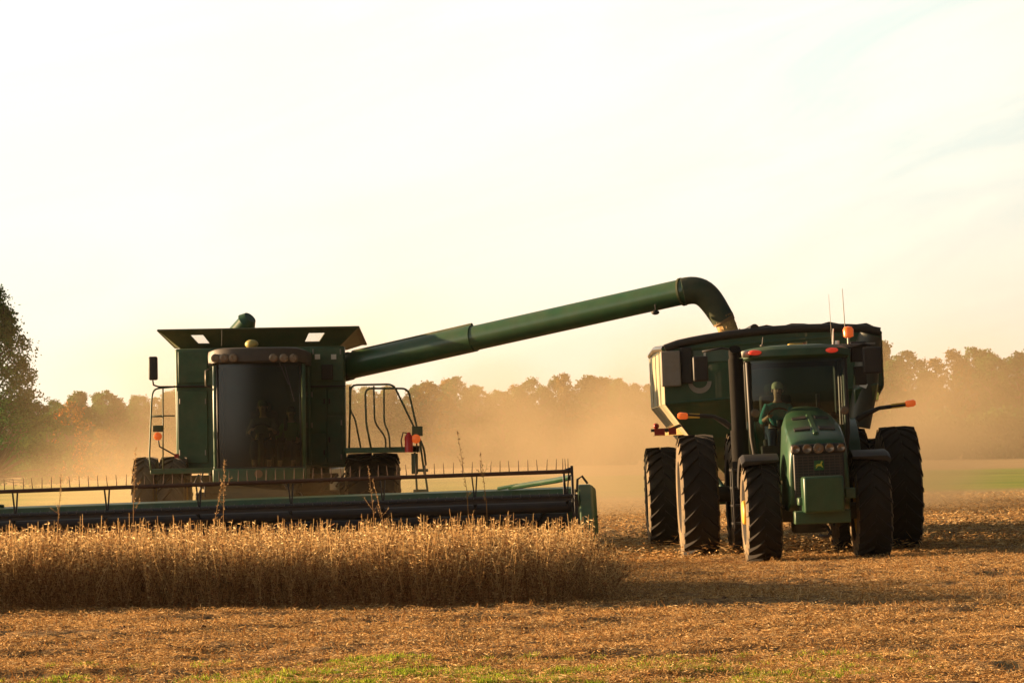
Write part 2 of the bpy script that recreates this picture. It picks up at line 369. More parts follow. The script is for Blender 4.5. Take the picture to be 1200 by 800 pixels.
def rdir(): 
    while True:
        v = Vector((rnd(-1, 1), rnd(-1, 1), rnd(-1, 1)))
        if 0.05 < v.length < 1: return v.normalized()

# soybean plants -------------------------------------------------------------
SOY = leafmat('ripe soybean', [(0.0, (0.12, 0.06, 0.03)), (0.4, (0.30, 0.17, 0.075)), (0.75, (0.58, 0.41, 0.19)), (1.0, (0.76, 0.60, 0.34))], trans=0.58, tboost=1.35)
def soy_plant(h=0.9):
    mb = MB()
    def stem(p0, p1, w0):
        d = p1 - p0
        for k in range(2):
            s = Vector((math.cos(k * 1.57), math.sin(k * 1.57), 0)) * w0
            mb.add([p0 - s, p0 + s, p1 + s * .5, p1 - s * .5], [(0, 1, 2, 3)])
    lean = Vector((rnd(-.12, .12), rnd(-.12, .12), 0)); top = Vector((0, 0, h)) + lean
    mid = top * .5 + Vector((rnd(-.04, .04), rnd(-.04, .04), 0)); stem(Vector((0, 0, 0)), mid, .0055); stem(mid, top, .0042)
    axes = [(Vector((0, 0, 0)), top)]
    for i in range(random.randint(3, 5)):
        t = rnd(.12, .5); p = top * t; a = rnd(0, 6.28); e = p + Vector((math.cos(a) * rnd(.1, .22), math.sin(a) * rnd(.1, .22), rnd(.3, .95) * (h - p.z)))
        stem(p, e, .004); axes.append((p, e))
    for p0, p1 in axes:
        L_ = (p1 - p0).length; n = int(L_ / .034)
        for i in range(n):
            t = (i + rnd(0, 1)) / n
            if (p0 + (p1 - p0) * t).z < 0.1: continue
            for q in range(random.choice((0, 1, 2, 3))):
                c = p0 + (p1 - p0) * t; a = rnd(0, 6.28); d = Vector((math.cos(a), math.sin(a), rnd(-.9, .9)))
                leaf(mb, c, d, rdir(), rnd(.035, .06), rnd(.008, .012))
        for i in range(1):   # the few curled dry leaves left hanging
            c = p0 + (p1 - p0) * rnd(.3, 1); leaf(mb, c, Vector((rnd(-1, 1), rnd(-1, 1), rnd(-.8, .3))), rdir(), rnd(.04, .07), rnd(.012, .022))
    return mb
soyp = [proto('soybean_plant_source', soy_plant(rnd(.74, .90)), SOY) for _ in range(10)]
SOY_R = .72
def soy_edge(x): return 37.0 - 0.15 * (x + 5.85)
pts = []
def soy_try(n, x0, x1, ya, yb):
    for _ in range(n):
        x = rnd(x0, x1); y = soy_edge(x) + rnd(ya, yb) 
        if y > 55.6: continue
        er = SOY_R + 0.02 * (y - 38) + 0.10 * math.sin(y * 1.7)
        if x > er: continue
        pts.append((x, y + 0.08 * math.sin(x * 2.3), float(ground_h(x, y)) - .02))
soy_try(1750, -11, 1.5, 0, 2.2); soy_try(1900, -13, 1.5, 2.2, 6.0)
pts_back = []
for _ in range(2600):
    x = rnd(-13, 1.4); y = soy_edge(x) + rnd(6, 16.4)
    if x < SOY_R + .035 * (y - 38) + .1 * math.sin(y * 1.7): pts_back.append((x, y, float(ground_h(x, y)) - .02))
scatter('low_soybean_crop', pts_back, soyp, 'shorter ripe soybeans behind the tall front rows, next to be cut', .58, .82, .14, 'crop')
for _ in range(24):
    y = rnd(36.5, 42); pts.append((SOY_R + 0.012 * (y - 38) + rnd(0, .12), y, -.02))
scatter('soybean_crop', pts, soyp, 'dense standing strip of ripe brown soybean plants ahead of the header', .70, 1.16, .10, 'crop')
# lodged plants spilling out at the strip's end
lodge = []
for _ in range(110):
    y = rnd(36.0, 39.5); x = SOY_R + rnd(-.1, .4); lodge.append((x, y, 0.0 + float(ground_h(x, y)) + rnd(-.02, .12) * (SOY_R + .6 - x) / .6))
scatter('leaning_soybeans', lodge, soyp, 'loose bent soybean stems spilling over the right end of the strip', .5, .85, .75, 'crop')

# straw and chaff litter ------------------------------------------------------
STRAW = leafmat('straw litter', [(0.0, (0.12, 0.06, 0.025)), (0.3, (0.36, 0.19, 0.07)), (0.75, (0.72, 0.46, 0.19)), (1.0, (0.85, 0.66, 0.38))], trans=0.3, tboost=1.2)
def litter(n, rad, up=.05):
    mb = MB()
    for _ in range(n):
        a = rnd(0, 6.28); r = rad * math.sqrt(rnd(0, 1)); c = Vector((r * math.cos(a), r * math.sin(a), rnd(0, up)))
        a = rnd(0, 6.28); el = rnd(-.2, .3) if random.random() < .95 else rnd(.4, .9)
        d = Vector((math.cos(a) * math.cos(el), math.sin(a) * math.cos(el), math.sin(el)))
        if random.random() < .6: leaf(mb, c, d, rdir(), rnd(.03, .14), rnd(.004, .009))
        else: leaf(mb, c, d, rdir(), rnd(.02, .04), rnd(.010, .020))
    return mb
lit = [proto('litter_source', litter(95, .34), STRAW) for _ in range(8)]
pts = []
for _ in range(17000):
    y = 23 + 32 * (rnd(0, 1) ** 1.25); x = rnd(-1, 1) * (y * .165 + 1.5); 
    if .55 * float(vnoise(np.array(x * .45), np.array(y * 2.4), 11)) + .45 * float(vnoise(np.array(x * 2.1), np.array(y * 2.3), 12)) < .40 and random.random() < .75: continue
    pts.append((x, y, float(ground_h(x, y)) - .005))
scatter('straw_litter', pts, lit, 'golden straw, pods and chaff littering the harvested ground', .38, .85, .1, 'straw')
lit2 = [proto('litter_far_source', litter(60, .8, .06), STRAW) for _ in range(4)]
pts = []
for _ in range(3600):
    y = 52 + 60 * (rnd(0, 1) ** 1.3); x = rnd(-1, 1) * (y * .165 + 2); pts.append((x, y, float(ground_h(x, y)) - .005))
scatter('far_straw_litter', pts, lit2, 'thin straw lying over the field around and behind the machines', 1.0, 2.0, .1, 'straw')

# stubble stalks of the cut rows
def stub(n):
    mb = MB()
    for _ in range(n):
        p = Vector((rnd(-.35, .35), rnd(-.05, .05), -.01)); h = rnd(.03, .08); q = p + Vector((rnd(-.05, .05), rnd(-.05, .05), h))
        for k in range(2):
            s = Vector((math.cos(k * 1.57), math.sin(k * 1.57), 0)) * .004; mb.add([p - s, p + s, q + s, q - s], [(0, 1, 2, 3)])
    return mb
stp = [proto('stubble_source', stub(14), STRAW) for _ in range(5)]
pts = []
for r_ in range(120):
    y = 23.5 + r_ * .38
    if y > 60: break
    x = -(y * .17 + 1)
    while x < y * .17 + 1:
        if not (x < 1.0 and y > soy_edge(x)): pts.append((x, y + rnd(-.04, .04), float(ground_h(x, y))))
        x += rnd(.6, 1.8)
scatter('stubble_rows', pts, stp, 'short cut stalks standing in rows across the foreground', .7, 1.2, .12, 'stubble', zrot=False)

# green grass patch -----------------------------------------------------------
GRASS = leafmat('fresh grass', [(0.0, (0.10, 0.16, 0.02)), (0.5, (0.24, 0.34, 0.03)), (1.0, (0.46, 0.48, 0.07))], trans=0.45)
def tuft(n):
    mb = MB()
    for _ in range(n):
        a = rnd(0, 6.28); r = rnd(0, .12); c = Vector((r * math.cos(a), r * math.sin(a), -.01)); a = rnd(0, 6.28); el = rnd(.5, 1.45)
        leaf(mb, c, Vector((math.cos(a) * math.cos(el), math.sin(a) * math.cos(el), math.sin(el))), rdir(), rnd(.04, .11), rnd(.006, .012))
    return mb
tf = [proto('grass_source', tuft(46), GRASS) for _ in range(6)]
pts = []
for _ in range(9000):
    px = rnd(-100, 1100); y = rnd(23.2, 27.2); x = (px - 600) / FPX * y
    dens = math.exp(-((px - 450) / 280) ** 2) * (1 if y < 25.6 else .25) + .5 * math.exp(-((px - 850) / 150) ** 2) * (1 if y < 25.2 else .2) + 0.04
    if float(vnoise(np.array(x * 1.6 + 5), np.array(y * 1.3), 21)) < .45: dens *= .12
    if random.random() < dens * .95: pts.append((x, y, float(ground_h(x, y))))
scatter('green_grass', pts, tf, 'yellow green grass sprouting through the straw at the bottom edge', .3, .72, .1, 'grass')
# clods of turned soil
def clod(r):
    mb = MB(); mb.sphere((0, 0, 0), (r * rnd(.9, 1.5), r * rnd(.7, 1.1), r * rnd(.5, .8)), 9, 6)
    mb.v = [tuple(Vector(v) * (1 + rnd(-.16, .16))) for v in mb.v]; return mb
SOIL = mat('soil clod', (0.12, 0.065, 0.035), 0.95, var=.3, scale=20, bump=.6)
cl = [proto('clod_source', clod(.035), SOIL) for _ in range(5)]
pts = []
for _ in range(1500):
    y = rnd(23, 50); x = rnd(-1, 1) * (y * .165 + 1)
    if float(vnoise(np.array(x * .5), np.array(y * 1.9), 31)) < .58: continue
    if x < 1.0 and y > soy_edge(x): continue
    pts.append((x, y, float(ground_h(x, y)) + .005))
scatter('soil_clods', pts, cl, 'small dark clods of soil among the straw', .3, .9, .4, 'soil')

# ------------------------------------------------------------------ trees
LG = leafmat('leaves mixed green', [(0.0, (0.014, 0.060, 0.018)), (0.5, (0.030, 0.115, 0.034)), (1.0, (0.080, 0.17, 0.032))], trans=.28, objvar=.35)
LA = leafmat('leaves turning autumn', [(0.0, (0.05, 0.05, 0.015)), (0.45, (0.13, 0.10, 0.022)), (1.0, (0.30, 0.16, 0.03))], trans=.4, objvar=.35)
LO = leafmat('leaves orange', [(0.0, (0.04, 0.06, 0.015)), (0.55, (0.13, 0.09, 0.02)), (1.0, (0.46, 0.16, 0.02))], trans=.4)
LD = leafmat('leaves dark green', [(0.0, (0.016, 0.07, 0.022)), (0.6, (0.034, 0.14, 0.045)), (1.0, (0.075, 0.17, 0.03))], trans=.22)
def tree_meshes(name, H, rad, base, nclump, per, lsize, lm, shape='round', seed=0):
    random.seed(seed); tr = MB(); cr = MB()
    zr = []
    top = Vector((rnd(-.3, .3), rnd(-.3, .3), H * .93))
    tr.tube([(0, 0, -.3), (rnd(-.1, .1), 0, H * .3), (top.x * .6, top.y * .6, H * .6), top], [H * .022, H * .017, H * .010, .02], 8)
    for i in range(nclump):
        for _ in range(30):
            t = rnd(0, 1) ** .8 if shape == 'cone' else rnd(0, 1)
            z = base + (H - base) * t
            if shape == 'round': rr = rad * math.sqrt(max(0.04, 1 - (2 * t - .85) ** 2 * .82))
            elif shape == 'cone': rr = rad * (1 - t) ** .75 + .25
            else: rr = rad * (.75 + .35 * math.sin(t * 9 + seed)) * math.sqrt(max(.03, 1 - t ** 3))
            rr *= 1 + .28 * math.sin(seed + 7 * t) ** 2 - .14
            a = rnd(0, 6.28); r = rr * rnd(.25, 1) ** .5
            break
        c = Vector((r * math.cos(a), r * math.sin(a), z)); s = rnd(.35, 1.0) * rad * .21
        if i % 3 == 0: tr.tube([(0, 0, max(.8, z - r * .9)), c * .6 + Vector((0, 0, z * .34)), c], [.07, .05, .02], 5)
        for _ in range(per):
            d = rdir() * (rnd(0, 1) ** .45) * s * (1 if random.random() < .75 else rnd(1, 1.7)); d.z *= .75
            leaf(cr, c + d, rdir(), rdir(), lsize * rnd(.6, 1.4), lsize * rnd(.4, .8))
    return tr.mesh(name + '_trunk', BARK), cr.mesh(name + '_crown', lm)
def put_tree(ms, loc, sc, rz, name, label, cat='tree', group=None):
    r = empty(name, loc, (0, 0, rz)); r.scale = sc if isinstance(sc, tuple) else (sc, sc, sc); tag(r, label, cat, group)
    for nm, m_ in zip(('trunk', 'crown'), ms):
        o = bpy.data.objects.new(nm, m_); COL.objects.link(o); o.parent = r
    return r
protoT = [tree_meshes('t%d' % i, 10, [2.4, 2.9, 2.2, 2.7, 2.5, 2.3][i], [1.2, 1.6, 1.0, 2.0, 1.3, 1.8][i], [210, 230, 190, 220, 205, 180][i], 34, .26, [LG, LG, LA, LG, LA, LG][i], ['round', 'bumpy', 'bumpy', 'round', 'round', 'bumpy'][i], seed=40 + i) for i in range(6)]
random.seed(99)
prof = [(-200, 462), (60, 462), (100, 456), (150, 462), (200, 452), (300, 450), (420, 447), (470, 455), (520, 441), (560, 446), (600, 450), (640, 441), (690, 436), (740, 450), (780, 440), (1000, 410), (1035, 404), (1062, 412), (1084, 436), (1105, 412), (1150, 408), (1172, 420), (1190, 409), (1300, 408), (1700, 415)]
def topy(px):
    for (a, ya), (b_, yb) in zip(prof, prof[1:]):
        if a <= px <= b_: return ya + (yb - ya) * (px - a) / (b_ - a)
    return 440
px = -260
k = 0
while px < 1480:
    for row, dy in ((0, 0), (1, 14)):
        Yt = (400 if px > 900 else 385) + dy + rnd(-5, 5); pxx = px + row * 16 + rnd(-5, 5)
        p = at(pxx, topy(pxx) + rnd(-4, 12) + row * 2, Yt); H = p.z
        i = random.choice((0, 1, 3, 5)) if px < 420 else random.choice((0, 1, 3, 5, 2, 4)) if px < 850 else random.choice((0, 1, 2, 5, 4))
        zone = 'left of the combine' if pxx < 200 else ('behind the combine and header' if pxx < 480 else ('between combine and grain cart' if pxx < 760 else ('behind the tractor and grain cart' if pxx < 1030 else 'right of the tractor, tall against the sky')))
        wd = rnd(.8, 1.3)
        put_tree(protoT[i], (p.x, Yt, -.1), (H / 10 * wd, H / 10 * wd, H / 10), rnd(0, 6.28), 'broadleaf_tree', 'hazy tree in the %s %s' % ('front row' if row == 0 else 'back row', zone), 'tree', 'trees of the %s row %s' % ('front' if row == 0 else 'back', zone)); k += 1
    px += rnd(19, 31) if px < 850 else rnd(22, 38)
# undergrowth that closes the foot of the wood
def bushmb(seed):
    random.seed(seed); mb = MB()
    for _ in range(14):
        c = Vector((rnd(-1.6, 1.6), rnd(-1, 1), rnd(.3, 3.2)))
        for _ in range(40): leaf(mb, c + rdir() * rnd(0, .9), rdir(), rdir(), rnd(.25, .5), rnd(.2, .35))
    return mb
bp_ = [proto('undergrowth_source', bushmb(70 + i), LG) for i in range(4)]
random.seed(5)
pts = [(rnd(-75, 85), rnd(382, 404), -.1) for _ in range(420)]
scatter('undergrowth', pts, bp_, 'dense shaded brush filling the foot of the far wood', .9, 1.7, .05, 'undergrowth')
# near left tree and bushes
big = tree_meshes('big', 13.0, 4.7, .4, 400, 80, .21, LD, 'cone', seed=3)
p = at(-10, 560, 210); put_tree(big, (p.x, 210, -.1), (1, 1, .98), .4, 'broadleaf_tree', 'tall dark green tree cut off by the left edge, tallest in view')
b1 = tree_meshes('bush1', 6.2, 2.7, .2, 60, 70, .24, LO, 'bumpy', seed=8); b2 = tree_meshes('bush2', 5.3, 2.3, .2, 70, 70, .24, LG, 'round', seed=9); b3 = tree_meshes('bush3', 4.2, 2.2, .1, 60, 70, .24, LA, 'round', seed=10)
for ms, px, Yt, s, lb in ((b1, 82, 262, 1.0, 'orange and brown autumn shrub tree beside the tall dark tree'), (b2, 56, 240, .95, 'round green bushy tree tucked against the tall dark tree'), (b3, 122, 275, 1.0, 'low yellow green bush right of the orange shrub tree')):
    p = at(px, 550, Yt); put_tree(ms, (p.x, Yt, -.1), s, rnd(0, 6), 'shrub_tree', lb)

# ------------------------------------------------------------------ wheels
def wheel(parent, x, y, rad, wd, side, rub, rimm=YELLOW, lugs=22, rimr=None, hubout=0.0, zc=None, lugh=.045, hub=True):
    """side: +1 outer face to +x, -1 to -x.  wheel disc is the part, tyre and hub its children"""
    rimr = rimr or rad * .56; zc = rad - .02 if zc is None else zc; h = wd / 2
    s = side
    prof_ = [(-h * .80, rimr), (-h * .84, rimr + .03), (-h * .70, rimr - .03), (h * .15 * 1, rimr - .07), (h * .2, rimr * .5), (h * .32, rimr * .32), (h * .32, .0)]
    rm = MB().lathe([(a * s, r) for a, r in prof_], n=40)
    rm.lathe([(h * .15 * s, rimr - .07), (h * .70 * s, rimr - .03), (h * .84 * s, rimr + .03), (h * .80 * s, rimr)], n=40)
    o = rm.build('wheel', rimm, parent, smooth='auto'); o.location = (x, y, zc)
    t = MB(); rb = rad - lugh
    t.lathe([(-h * .8, rimr), (-h * .97, rimr + .06), (-h * 1.02, rimr + (rb - rimr) * .5), (-h * .98, rb - .09), (-h * .88, rb - .03), (-h * .5, rb), (0, rb + .005), (h * .5, rb), (h * .88, rb - .03), (h * .98, rb - .09), (h * 1.02, rimr + (rb - rimr) * .5), (h * .97, rimr + .06), (h * .8, rimr)], n=56)
    for sd in (-1, 1):
        for q in range(lugs):
            th0 = 2 * math.pi * (q + (.5 if sd > 0 else 0)) / lugs
            lw = .42 * 2 * math.pi / lugs * .72
            st = [(.03, 0, rad), (.5, .55 * 2 * math.pi / lugs, rad), (.93, 1.05 * 2 * math.pi / lugs, rad - .012), (1.03, 1.18 * 2 * math.pi / lugs, rb - .08)]
            secs = []
            for fx, dt, rr in st:
                qd = []
                for dth, r_ in ((-lw / 2, rb - .09 if fx > .9 else rb - .02), (lw / 2, rb - .09 if fx > .9 else rb - .02), (lw * .32, rr), (-lw * .32, rr)):
                    th = th0 - dt + dth; qd.append((sd * h * fx, r_ * math.sin(th), r_ * math.cos(th)))
                secs.append(qd)
            t.loft(secs)
    ty = t.build('tyre', rub, o); ty.data.materials.append(RUBBER_S)
    for pg in ty.data.polygons:      # dusty film on both sidewalls
        if abs(pg.normal.x) > .75 and abs(pg.center.x) > h * .9: pg.material_index = 1
    ty.data.polygons.foreach_set('use_smooth', [True] * len(ty.data.polygons)); ty.data.set_sharp_from_angle(angle=R(32))
    if hub:
        hb = MB().lathe([(h * .2 * s, .20 * rad / .8), (h * .2 * s + (.12 + hubout) * s, .19 * rad / .8), (h * .2 * s + (.14 + hubout) * s, .16 * rad / .8), (h * .2 * s + (.14 + hubout) * s, 0)], n=20)
        for q in range(8):
            a = q * math.pi / 4; hb.lathe([(h * .3 * s, .0), (h * .3 * s, .02), (h * .42 * s, .02), (h * .42 * s, 0)], c=(0, rimr * .4 * math.cos(a), rimr * .4 * math.sin(a)), n=6)
        hb.build('hub', rimm, o, smooth='auto')
    return o

# ------------------------------------------------------------------ people
def person(label, loc, rz, shirt, trousers=DENIM, cap=None, arms='wheel', scale=1.0):
    """seated figure facing local -Y; origin at the seat surface under the pelvis"""
    def skin(name, joints, edges, mt, parent, root=0, sub=2, grow=0):
        me = bpy.data.meshes.new(name); me.from_pydata([j[0] for j in joints], edges, []); me.materials.append(mt)
        o = bpy.data.objects.new(name, me); COL.objects.link(o); 
        if parent: o.parent = parent
        sk = o.modifiers.new('skin', 'SKIN'); sk.use_smooth_shade = True
        sl_ = me.skin_vertices[0].data if me.skin_vertices else None
        if sl_ is None:
            bpy.context.view_layer.objects.active = o
            me_ = bmesh.new(); me_.from_mesh(me); me_.verts.layers.skin.verify(); me_.to_mesh(me); me_.free(); sl_ = me.skin_vertices[0].data
        for i, j in enumerate(joints):
            r_ = j[1]; sl_[i].radius = (r_ if isinstance(r_, tuple) else (r_, r_)); sl_[i].use_root = (i == root)
        ss = o.modifiers.new('sub', 'SUBSURF'); ss.levels = ss.render_levels = sub
        return o
    J = [((0, 0, .09), (.15, .11)), ((0, .02, .28), (.13, .10)), ((0, .02, .46), (.155, .11)), ((0, 0, .57), (.075, .07)), ((0, -.01, .64), .055), ((0, -.03, .70), (.070, .085)), ((0, -.03, .78), (.078, .095)), ((0, -.02, .85), (.055, .07))]
    E = [(0, 1), (1, 2), (2, 3), (3, 4), (4, 5), (5, 6), (6, 7)]
    shirtJ = [((0, 0, .06), (.165, .13)), ((0, .02, .28), (.148, .115)), ((0, .02, .46), (.172, .125)), ((0, 0, .575), (.085, .078))]; shirtE = [(0, 1), (1, 2), (2, 3)]
    pantJ = [((0, 0, .07), (.17, .13))]; pantE = []
    for s in (-1, 1):
        n = len(J)
        hand = Vector((s * .17, -.46, .36)) if arms == 'wheel' else Vector((s * .14, -.36, .12))
        el = Vector((s * .27, -.14, .26))
        J += [((s * .17, .01, .50), .062), (tuple(el), .045), (tuple(el.lerp(hand, .85)), .028), (tuple(hand), (.036, .022))]
        E += [(2, n), (n, n + 1), (n + 1, n + 2), (n + 2, n + 3)]
        for q in range(4):     # fingers, unequal, bent inwards round the rim
            b0 = hand + Vector((s * (-.028 + q * .018), -.035, .0)); ln = (.05, .06, .056, .042)[q]
            J += [(tuple(b0), .0095), (tuple(b0 + Vector((0, -ln * .6, -.012))), .0088), (tuple(b0 + Vector((0, -ln * .75, -.04))), .0075)]
            k_ = len(J); E += [(n + 3, k_ - 3), (k_ - 3, k_ - 2), (k_ - 2, k_ - 1)]
        J += [(tuple(hand + Vector((-s * .035, -.005, .01))), .011), (tuple(hand + Vector((-s * .055, -.035, .0))), .009)]
        k_ = len(J); E += [(n + 3, k_ - 2), (k_ - 2, k_ - 1)]
        m_ = len(shirtJ); shirtJ += [((s * .175, .01, .505), .075), (tuple(el), .058), (tuple(el.lerp(hand, .35)), .050)]; shirtE += [(2, m_), (m_, m_ + 1), (m_ + 1, m_ + 2)]
        n = len(J); J += [((s * .1, -.05, .07), .085), ((s * .14, -.46, .10), .06), ((s * .14, -.50, -.30), .045), ((s * .14, -.60, -.34), .04)]; E += [(0, n), (n, n + 1), (n + 1, n + 2), (n + 2, n + 3)]
        m_ = len(pantJ); pantJ += [((s * .1, -.05, .07), .098), ((s * .14, -.46, .10), .075), ((s * .14, -.50, -.24), .062)]; pantE += [(0, m_), (m_, m_ + 1), (m_ + 1, m_ + 2)]
    body = skin('person', J, E, SKIN, None); body.location = loc; body.rotation_euler = (0, 0, rz); body.scale = (scale,) * 3
    tag(body, label, 'person')
    skin('shirt', shirtJ, shirtE, shirt, body); skin('trousers', pantJ, pantE, trousers, body)
    f = MB()
    f.sphere((0, -.125, .765), (.013, .02, .022), 8, 6)
    for s in (-1, 1): f.sphere((s * .085, -.02, .765), (.012, .02, .03), 8, 6)
    f.build('nose_and_ears', SKIN, body, smooth=True)
    e = MB()
    for s in (-1, 1): e.sphere((s * .032, -.113, .785), (.013, .008, .008), 8, 6)
    e.sphere((0, -.112, .725), (.024, .008, .005), 8, 5)
    e.build('eyes_and_mouth', HAIR, body, smooth=True)
    h_ = MB().lathe([(.79, .092), (.83, .094), (.87, .085), (.90, .055), (.912, 0)], c=(0, -.015, 0), axis='Z', n=20)
    if cap:
        h_.prism([(-.075, -.09), (.075, -.09), (.06, -.17), (0, -.19), (-.06, -.17)], 'Z', .815, .825); h_.build('cap', cap, body, smooth='auto')
    else: h_.build('hair', HAIR, body, smooth=True)
    return body

# ================================================================== COMBINE
CX, CY = -4.67, 62.0
combine = empty('combine_harvester', (CX, CY, 0)); tag(combine, 'green combine harvester facing the camera with wide header and raised unloading auger', 'combine harvester')
def P(px, py, Yw):
    v = at(px, py, Yw); return Vector((v.x - CX, Yw - CY, v.z))
def Px(px, Yw, py=500): return P(px, py, Yw).x
def Pz(py, Yw, px=303): return P(px, py, Yw).z
C = combine
# --- body behind the cab
YB = 62.3
zb, zt = Pz(549, YB), Pz(407, YB)
xl, xr = Px(206, YB), Px(405, YB)
bd = MB()
def rbox(x0, x1, y0, y1, z0, z1): return ((x0 + x1) / 2, (y0 + y1) / 2, (z0 + z1) / 2), (abs(x1 - x0), abs(y1 - y0), abs(z1 - z0))
yb = YB - CY
c_, s_ = rbox(xl, xr, yb, yb + .35, zb, zt); bd.box(c_, s_)
c_, s_ = rbox(xl + .06, xr - .30, yb + .35, yb + 4.2, zb, zt - .01); bd.box(c_, s_)
c_, s_ = rbox(xl + .2, xr - .42, yb + 4.2, yb + 6.2, zb - .3, zt - .9); bd.box(c_, s_)
c_, s_ = rbox(-1.15, 1.15, yb + .3, yb + 5.8, 0.9, zb); bd.box(c_, s_)
body = bd.build('body', GREEN_D, C, bevel=.04)
# seams, door frames on the front panels either side of the cab
def pl(px0, px1, py0, py1, Yw, mb, th=.02):
    a = P(px0, py1, Yw); b_ = P(px1, py0, Yw); mb.box(((a.x + b_.x) / 2, Yw - CY, (a.z + b_.z) / 2), (b_.x - a.x, th, b_.z - a.z))
for nm_, (a_, b2_, c2_, d2_, t2_) in (('side_panel', (364, 402, 407, 447, .05)), ('access_door', (364, 382, 455, 505, .04)), ('access_door', (384, 401, 455, 484, .04)), ('access_door', (384, 401, 487, 543, .04)), ('access_door', (364, 382, 508, 543, .04)), ('side_panel', (209, 243, 411, 449, .05)), ('side_panel', (209, 243, 457, 543, .04))):
    q = MB(); pl(a_, b2_, c2_, d2_, YB - .02, q, t2_); q.build(nm_, GREEN_D, C, bevel=.012)
for a_, b2_ in ((206, 247), (360, 405)):
    q = MB(); pl(a_, b2_, 451, 454, YB - .06, q, .05); q.build('trim_rail', BLACK, C, bevel=.008)
lm = MB(); pl(377, 390, 427, 445, YB - .07, lm, .10); lm.build('work_lamp', BLACK, C, bevel=.015)
for pxs in (372, 391):
    q = MB(); pl(pxs - 3, pxs + 3, 415, 421, YB - .055, q, .02); q.build('reflector_decal', CREAM, C)
# --- grain tank extension flaring out above
YT = 62.6; te = MB()
ztop, zbot = Pz(386, YT), Pz(407, YT)
xt0, xt1 = Px(187, YT - .3), Px(422, YT - .3); xb0, xb1 = Px(213, YT), Px(400, YT)
yt = YT - CY; th = .03
top_ = [(xt0, yt - .35, ztop), (xt1, yt - .35, ztop), (xt1, yt + 2.8, ztop - .22), (xt0, yt + 2.8, ztop - .22)]
bot_ = [(xb0, yt, zbot), (xb1, yt, zbot), (xb1, yt + 2.5, zbot), (xb0, yt + 2.5, zbot)]
wins = []
front_in = 0
def quadpt(a, b_, c2, d, u, v):   # bilinear: a,b bottom, c2,d top
    a, b_, c2, d = map(Vector, (a, b_, c2, d)); return (a * (1 - u) + b_ * u) * (1 - v) + (d * (1 - u) + c2 * u) * v
def panel_with_holes(mb, A, B, Ct, D, us, holes, thick):
    """panel split along us; holes: index pairs left open between v0..v1"""
    n = (Vector(B) - Vector(A)).cross(Vector(D) - Vector(A)).normalized() * thick
    for i in range(len(us) - 1):
        vs_ = [(0, 1)]
        if i in holes: v0, v1 = holes[i]; vs_ = [(0, v0), (v1, 1)]
        for v0, v1 in vs_:
            q = [quadpt(A, B, Ct, D, us[i], v0), quadpt(A, B, Ct, D, us[i + 1], v0), quadpt(A, B, Ct, D, us[i + 1], v1), quadpt(A, B, Ct, D, us[i], v1)]
            mb.hexa(q, [p + n for p in q])
us = [0, .135, .205, .765, .85, 1]
panel_with_holes(te, bot_[0], bot_[1], top_[1], top_[0], us, {1: (.22, .72), 3: (.22, .72)}, -.03)
panel_with_holes(te, bot_[1], bot_[2], top_[2], top_[1], [0, 1], {}, -.03)
panel_with_holes(te, bot_[2], bot_[3], top_[3], top_[2], [0, 1], {}, -.03)
panel_with_holes(te, bot_[3], bot_[0], top_[0], top_[3], [0, 1], {}, -.03)
for i in range(4): te.tube([top_[i], top_[(i + 1) % 4]], .022, 8)
tank = te.build('grain_tank_extension', GREEN_T, C)
WINM = glass('clear tank window', (0.95, 0.95, 0.95), dirt=.03)
for i in (1, 3):
    q = [quadpt(bot_[0], bot_[1], top_[1], top_[0], us[i + (k_ in (1, 2))], (.22, .22, .72, .72)[k_]) for k_ in range(4)]
    w_ = MB().hexa([p + Vector((0, .006, 0)) for p in q], [p + Vector((0, .012, 0)) for p in q]); w_.build('tank_window', WINM, tank)
# loading auger tip over the tank
a0 = P(272, 398, YT + 1.4); a1 = P(289, 377, YT + 1.2)
la = MB().tube([a0, a1], [.19, .17], 18); la.tube([a1, a1 + (a1 - a0).normalized() * .12], [.2, .13], 18); la.build('loading_auger', GREEN, C, smooth='auto')
# --- cab
YC = 60.5; cf = MB(); zc0, zc1 = Pz(549, YC), Pz(422, YC)
x0, x1 = Px(249, YC), Px(357, YC); y0, y1 = YC - CY, YB - CY
def arc_x(u, bulge=.16): return 1 - (2 * u - 1) ** 2
NU = 14
def wsec(z, inset=0, yoff=0, lean=0):
    return [(x0 + inset + (x1 - x0 - 2 * inset) * u, y0 + .14 - .12 * arc_x(u) + yoff, z) for u in [i / NU for i in range(NU + 1)]]
ws = MB(); A_, B_ = wsec(zc0, .05, .05), wsec(zc1, .05, .09)
ws.loft([A_, [(a[0], a[1] - .02, (a[2] + b_[2]) / 2) for a, b_ in zip(A_, B_)], B_], cap=False, closed=False)
# front post frames, sill, rear wall
for x_, s in ((x0 + .03, 1), (x1 - .03, -1)):
    cf.tube([(x_, y0 + .24, zc0 - .02), (x_, y0 + .22, (zc0 + zc1) / 2), (x_, y0 + .28, zc1 + .03)], .042, 8)
    cf.box((x_, y1 - .12, (zc0 + zc1) / 2), (.08, .10, zc1 - zc0)); cf.box((x_, (y0 + .2 + y1) / 2, zc0 + .02), (.07, y1 - y0 - .2, .09)); cf.box((x_, (y0 + .2 + y1) / 2, zc1), (.07, y1 - y0 - .2, .09))
cf.box(((x0 + x1) / 2, y1 - .05, (zc0 + zc1) / 2), (x1 - x0 - .05, .04, zc1 - zc0))
cabf = cf.build('cab_frame', GREEN, C, bevel=.012)
ws.build('windshield', GLASS_C, cabf, smooth=True)
for s, x_ in ((-1, x0 + .03), (1, x1 - .03)):
    MB().box((x_, (y0 + .25 + y1) / 2, (zc0 + zc1) / 2), (.012, y1 - y0 - .5, zc1 - zc0 - .1)).build('side_window', GLASS_C, cabf)
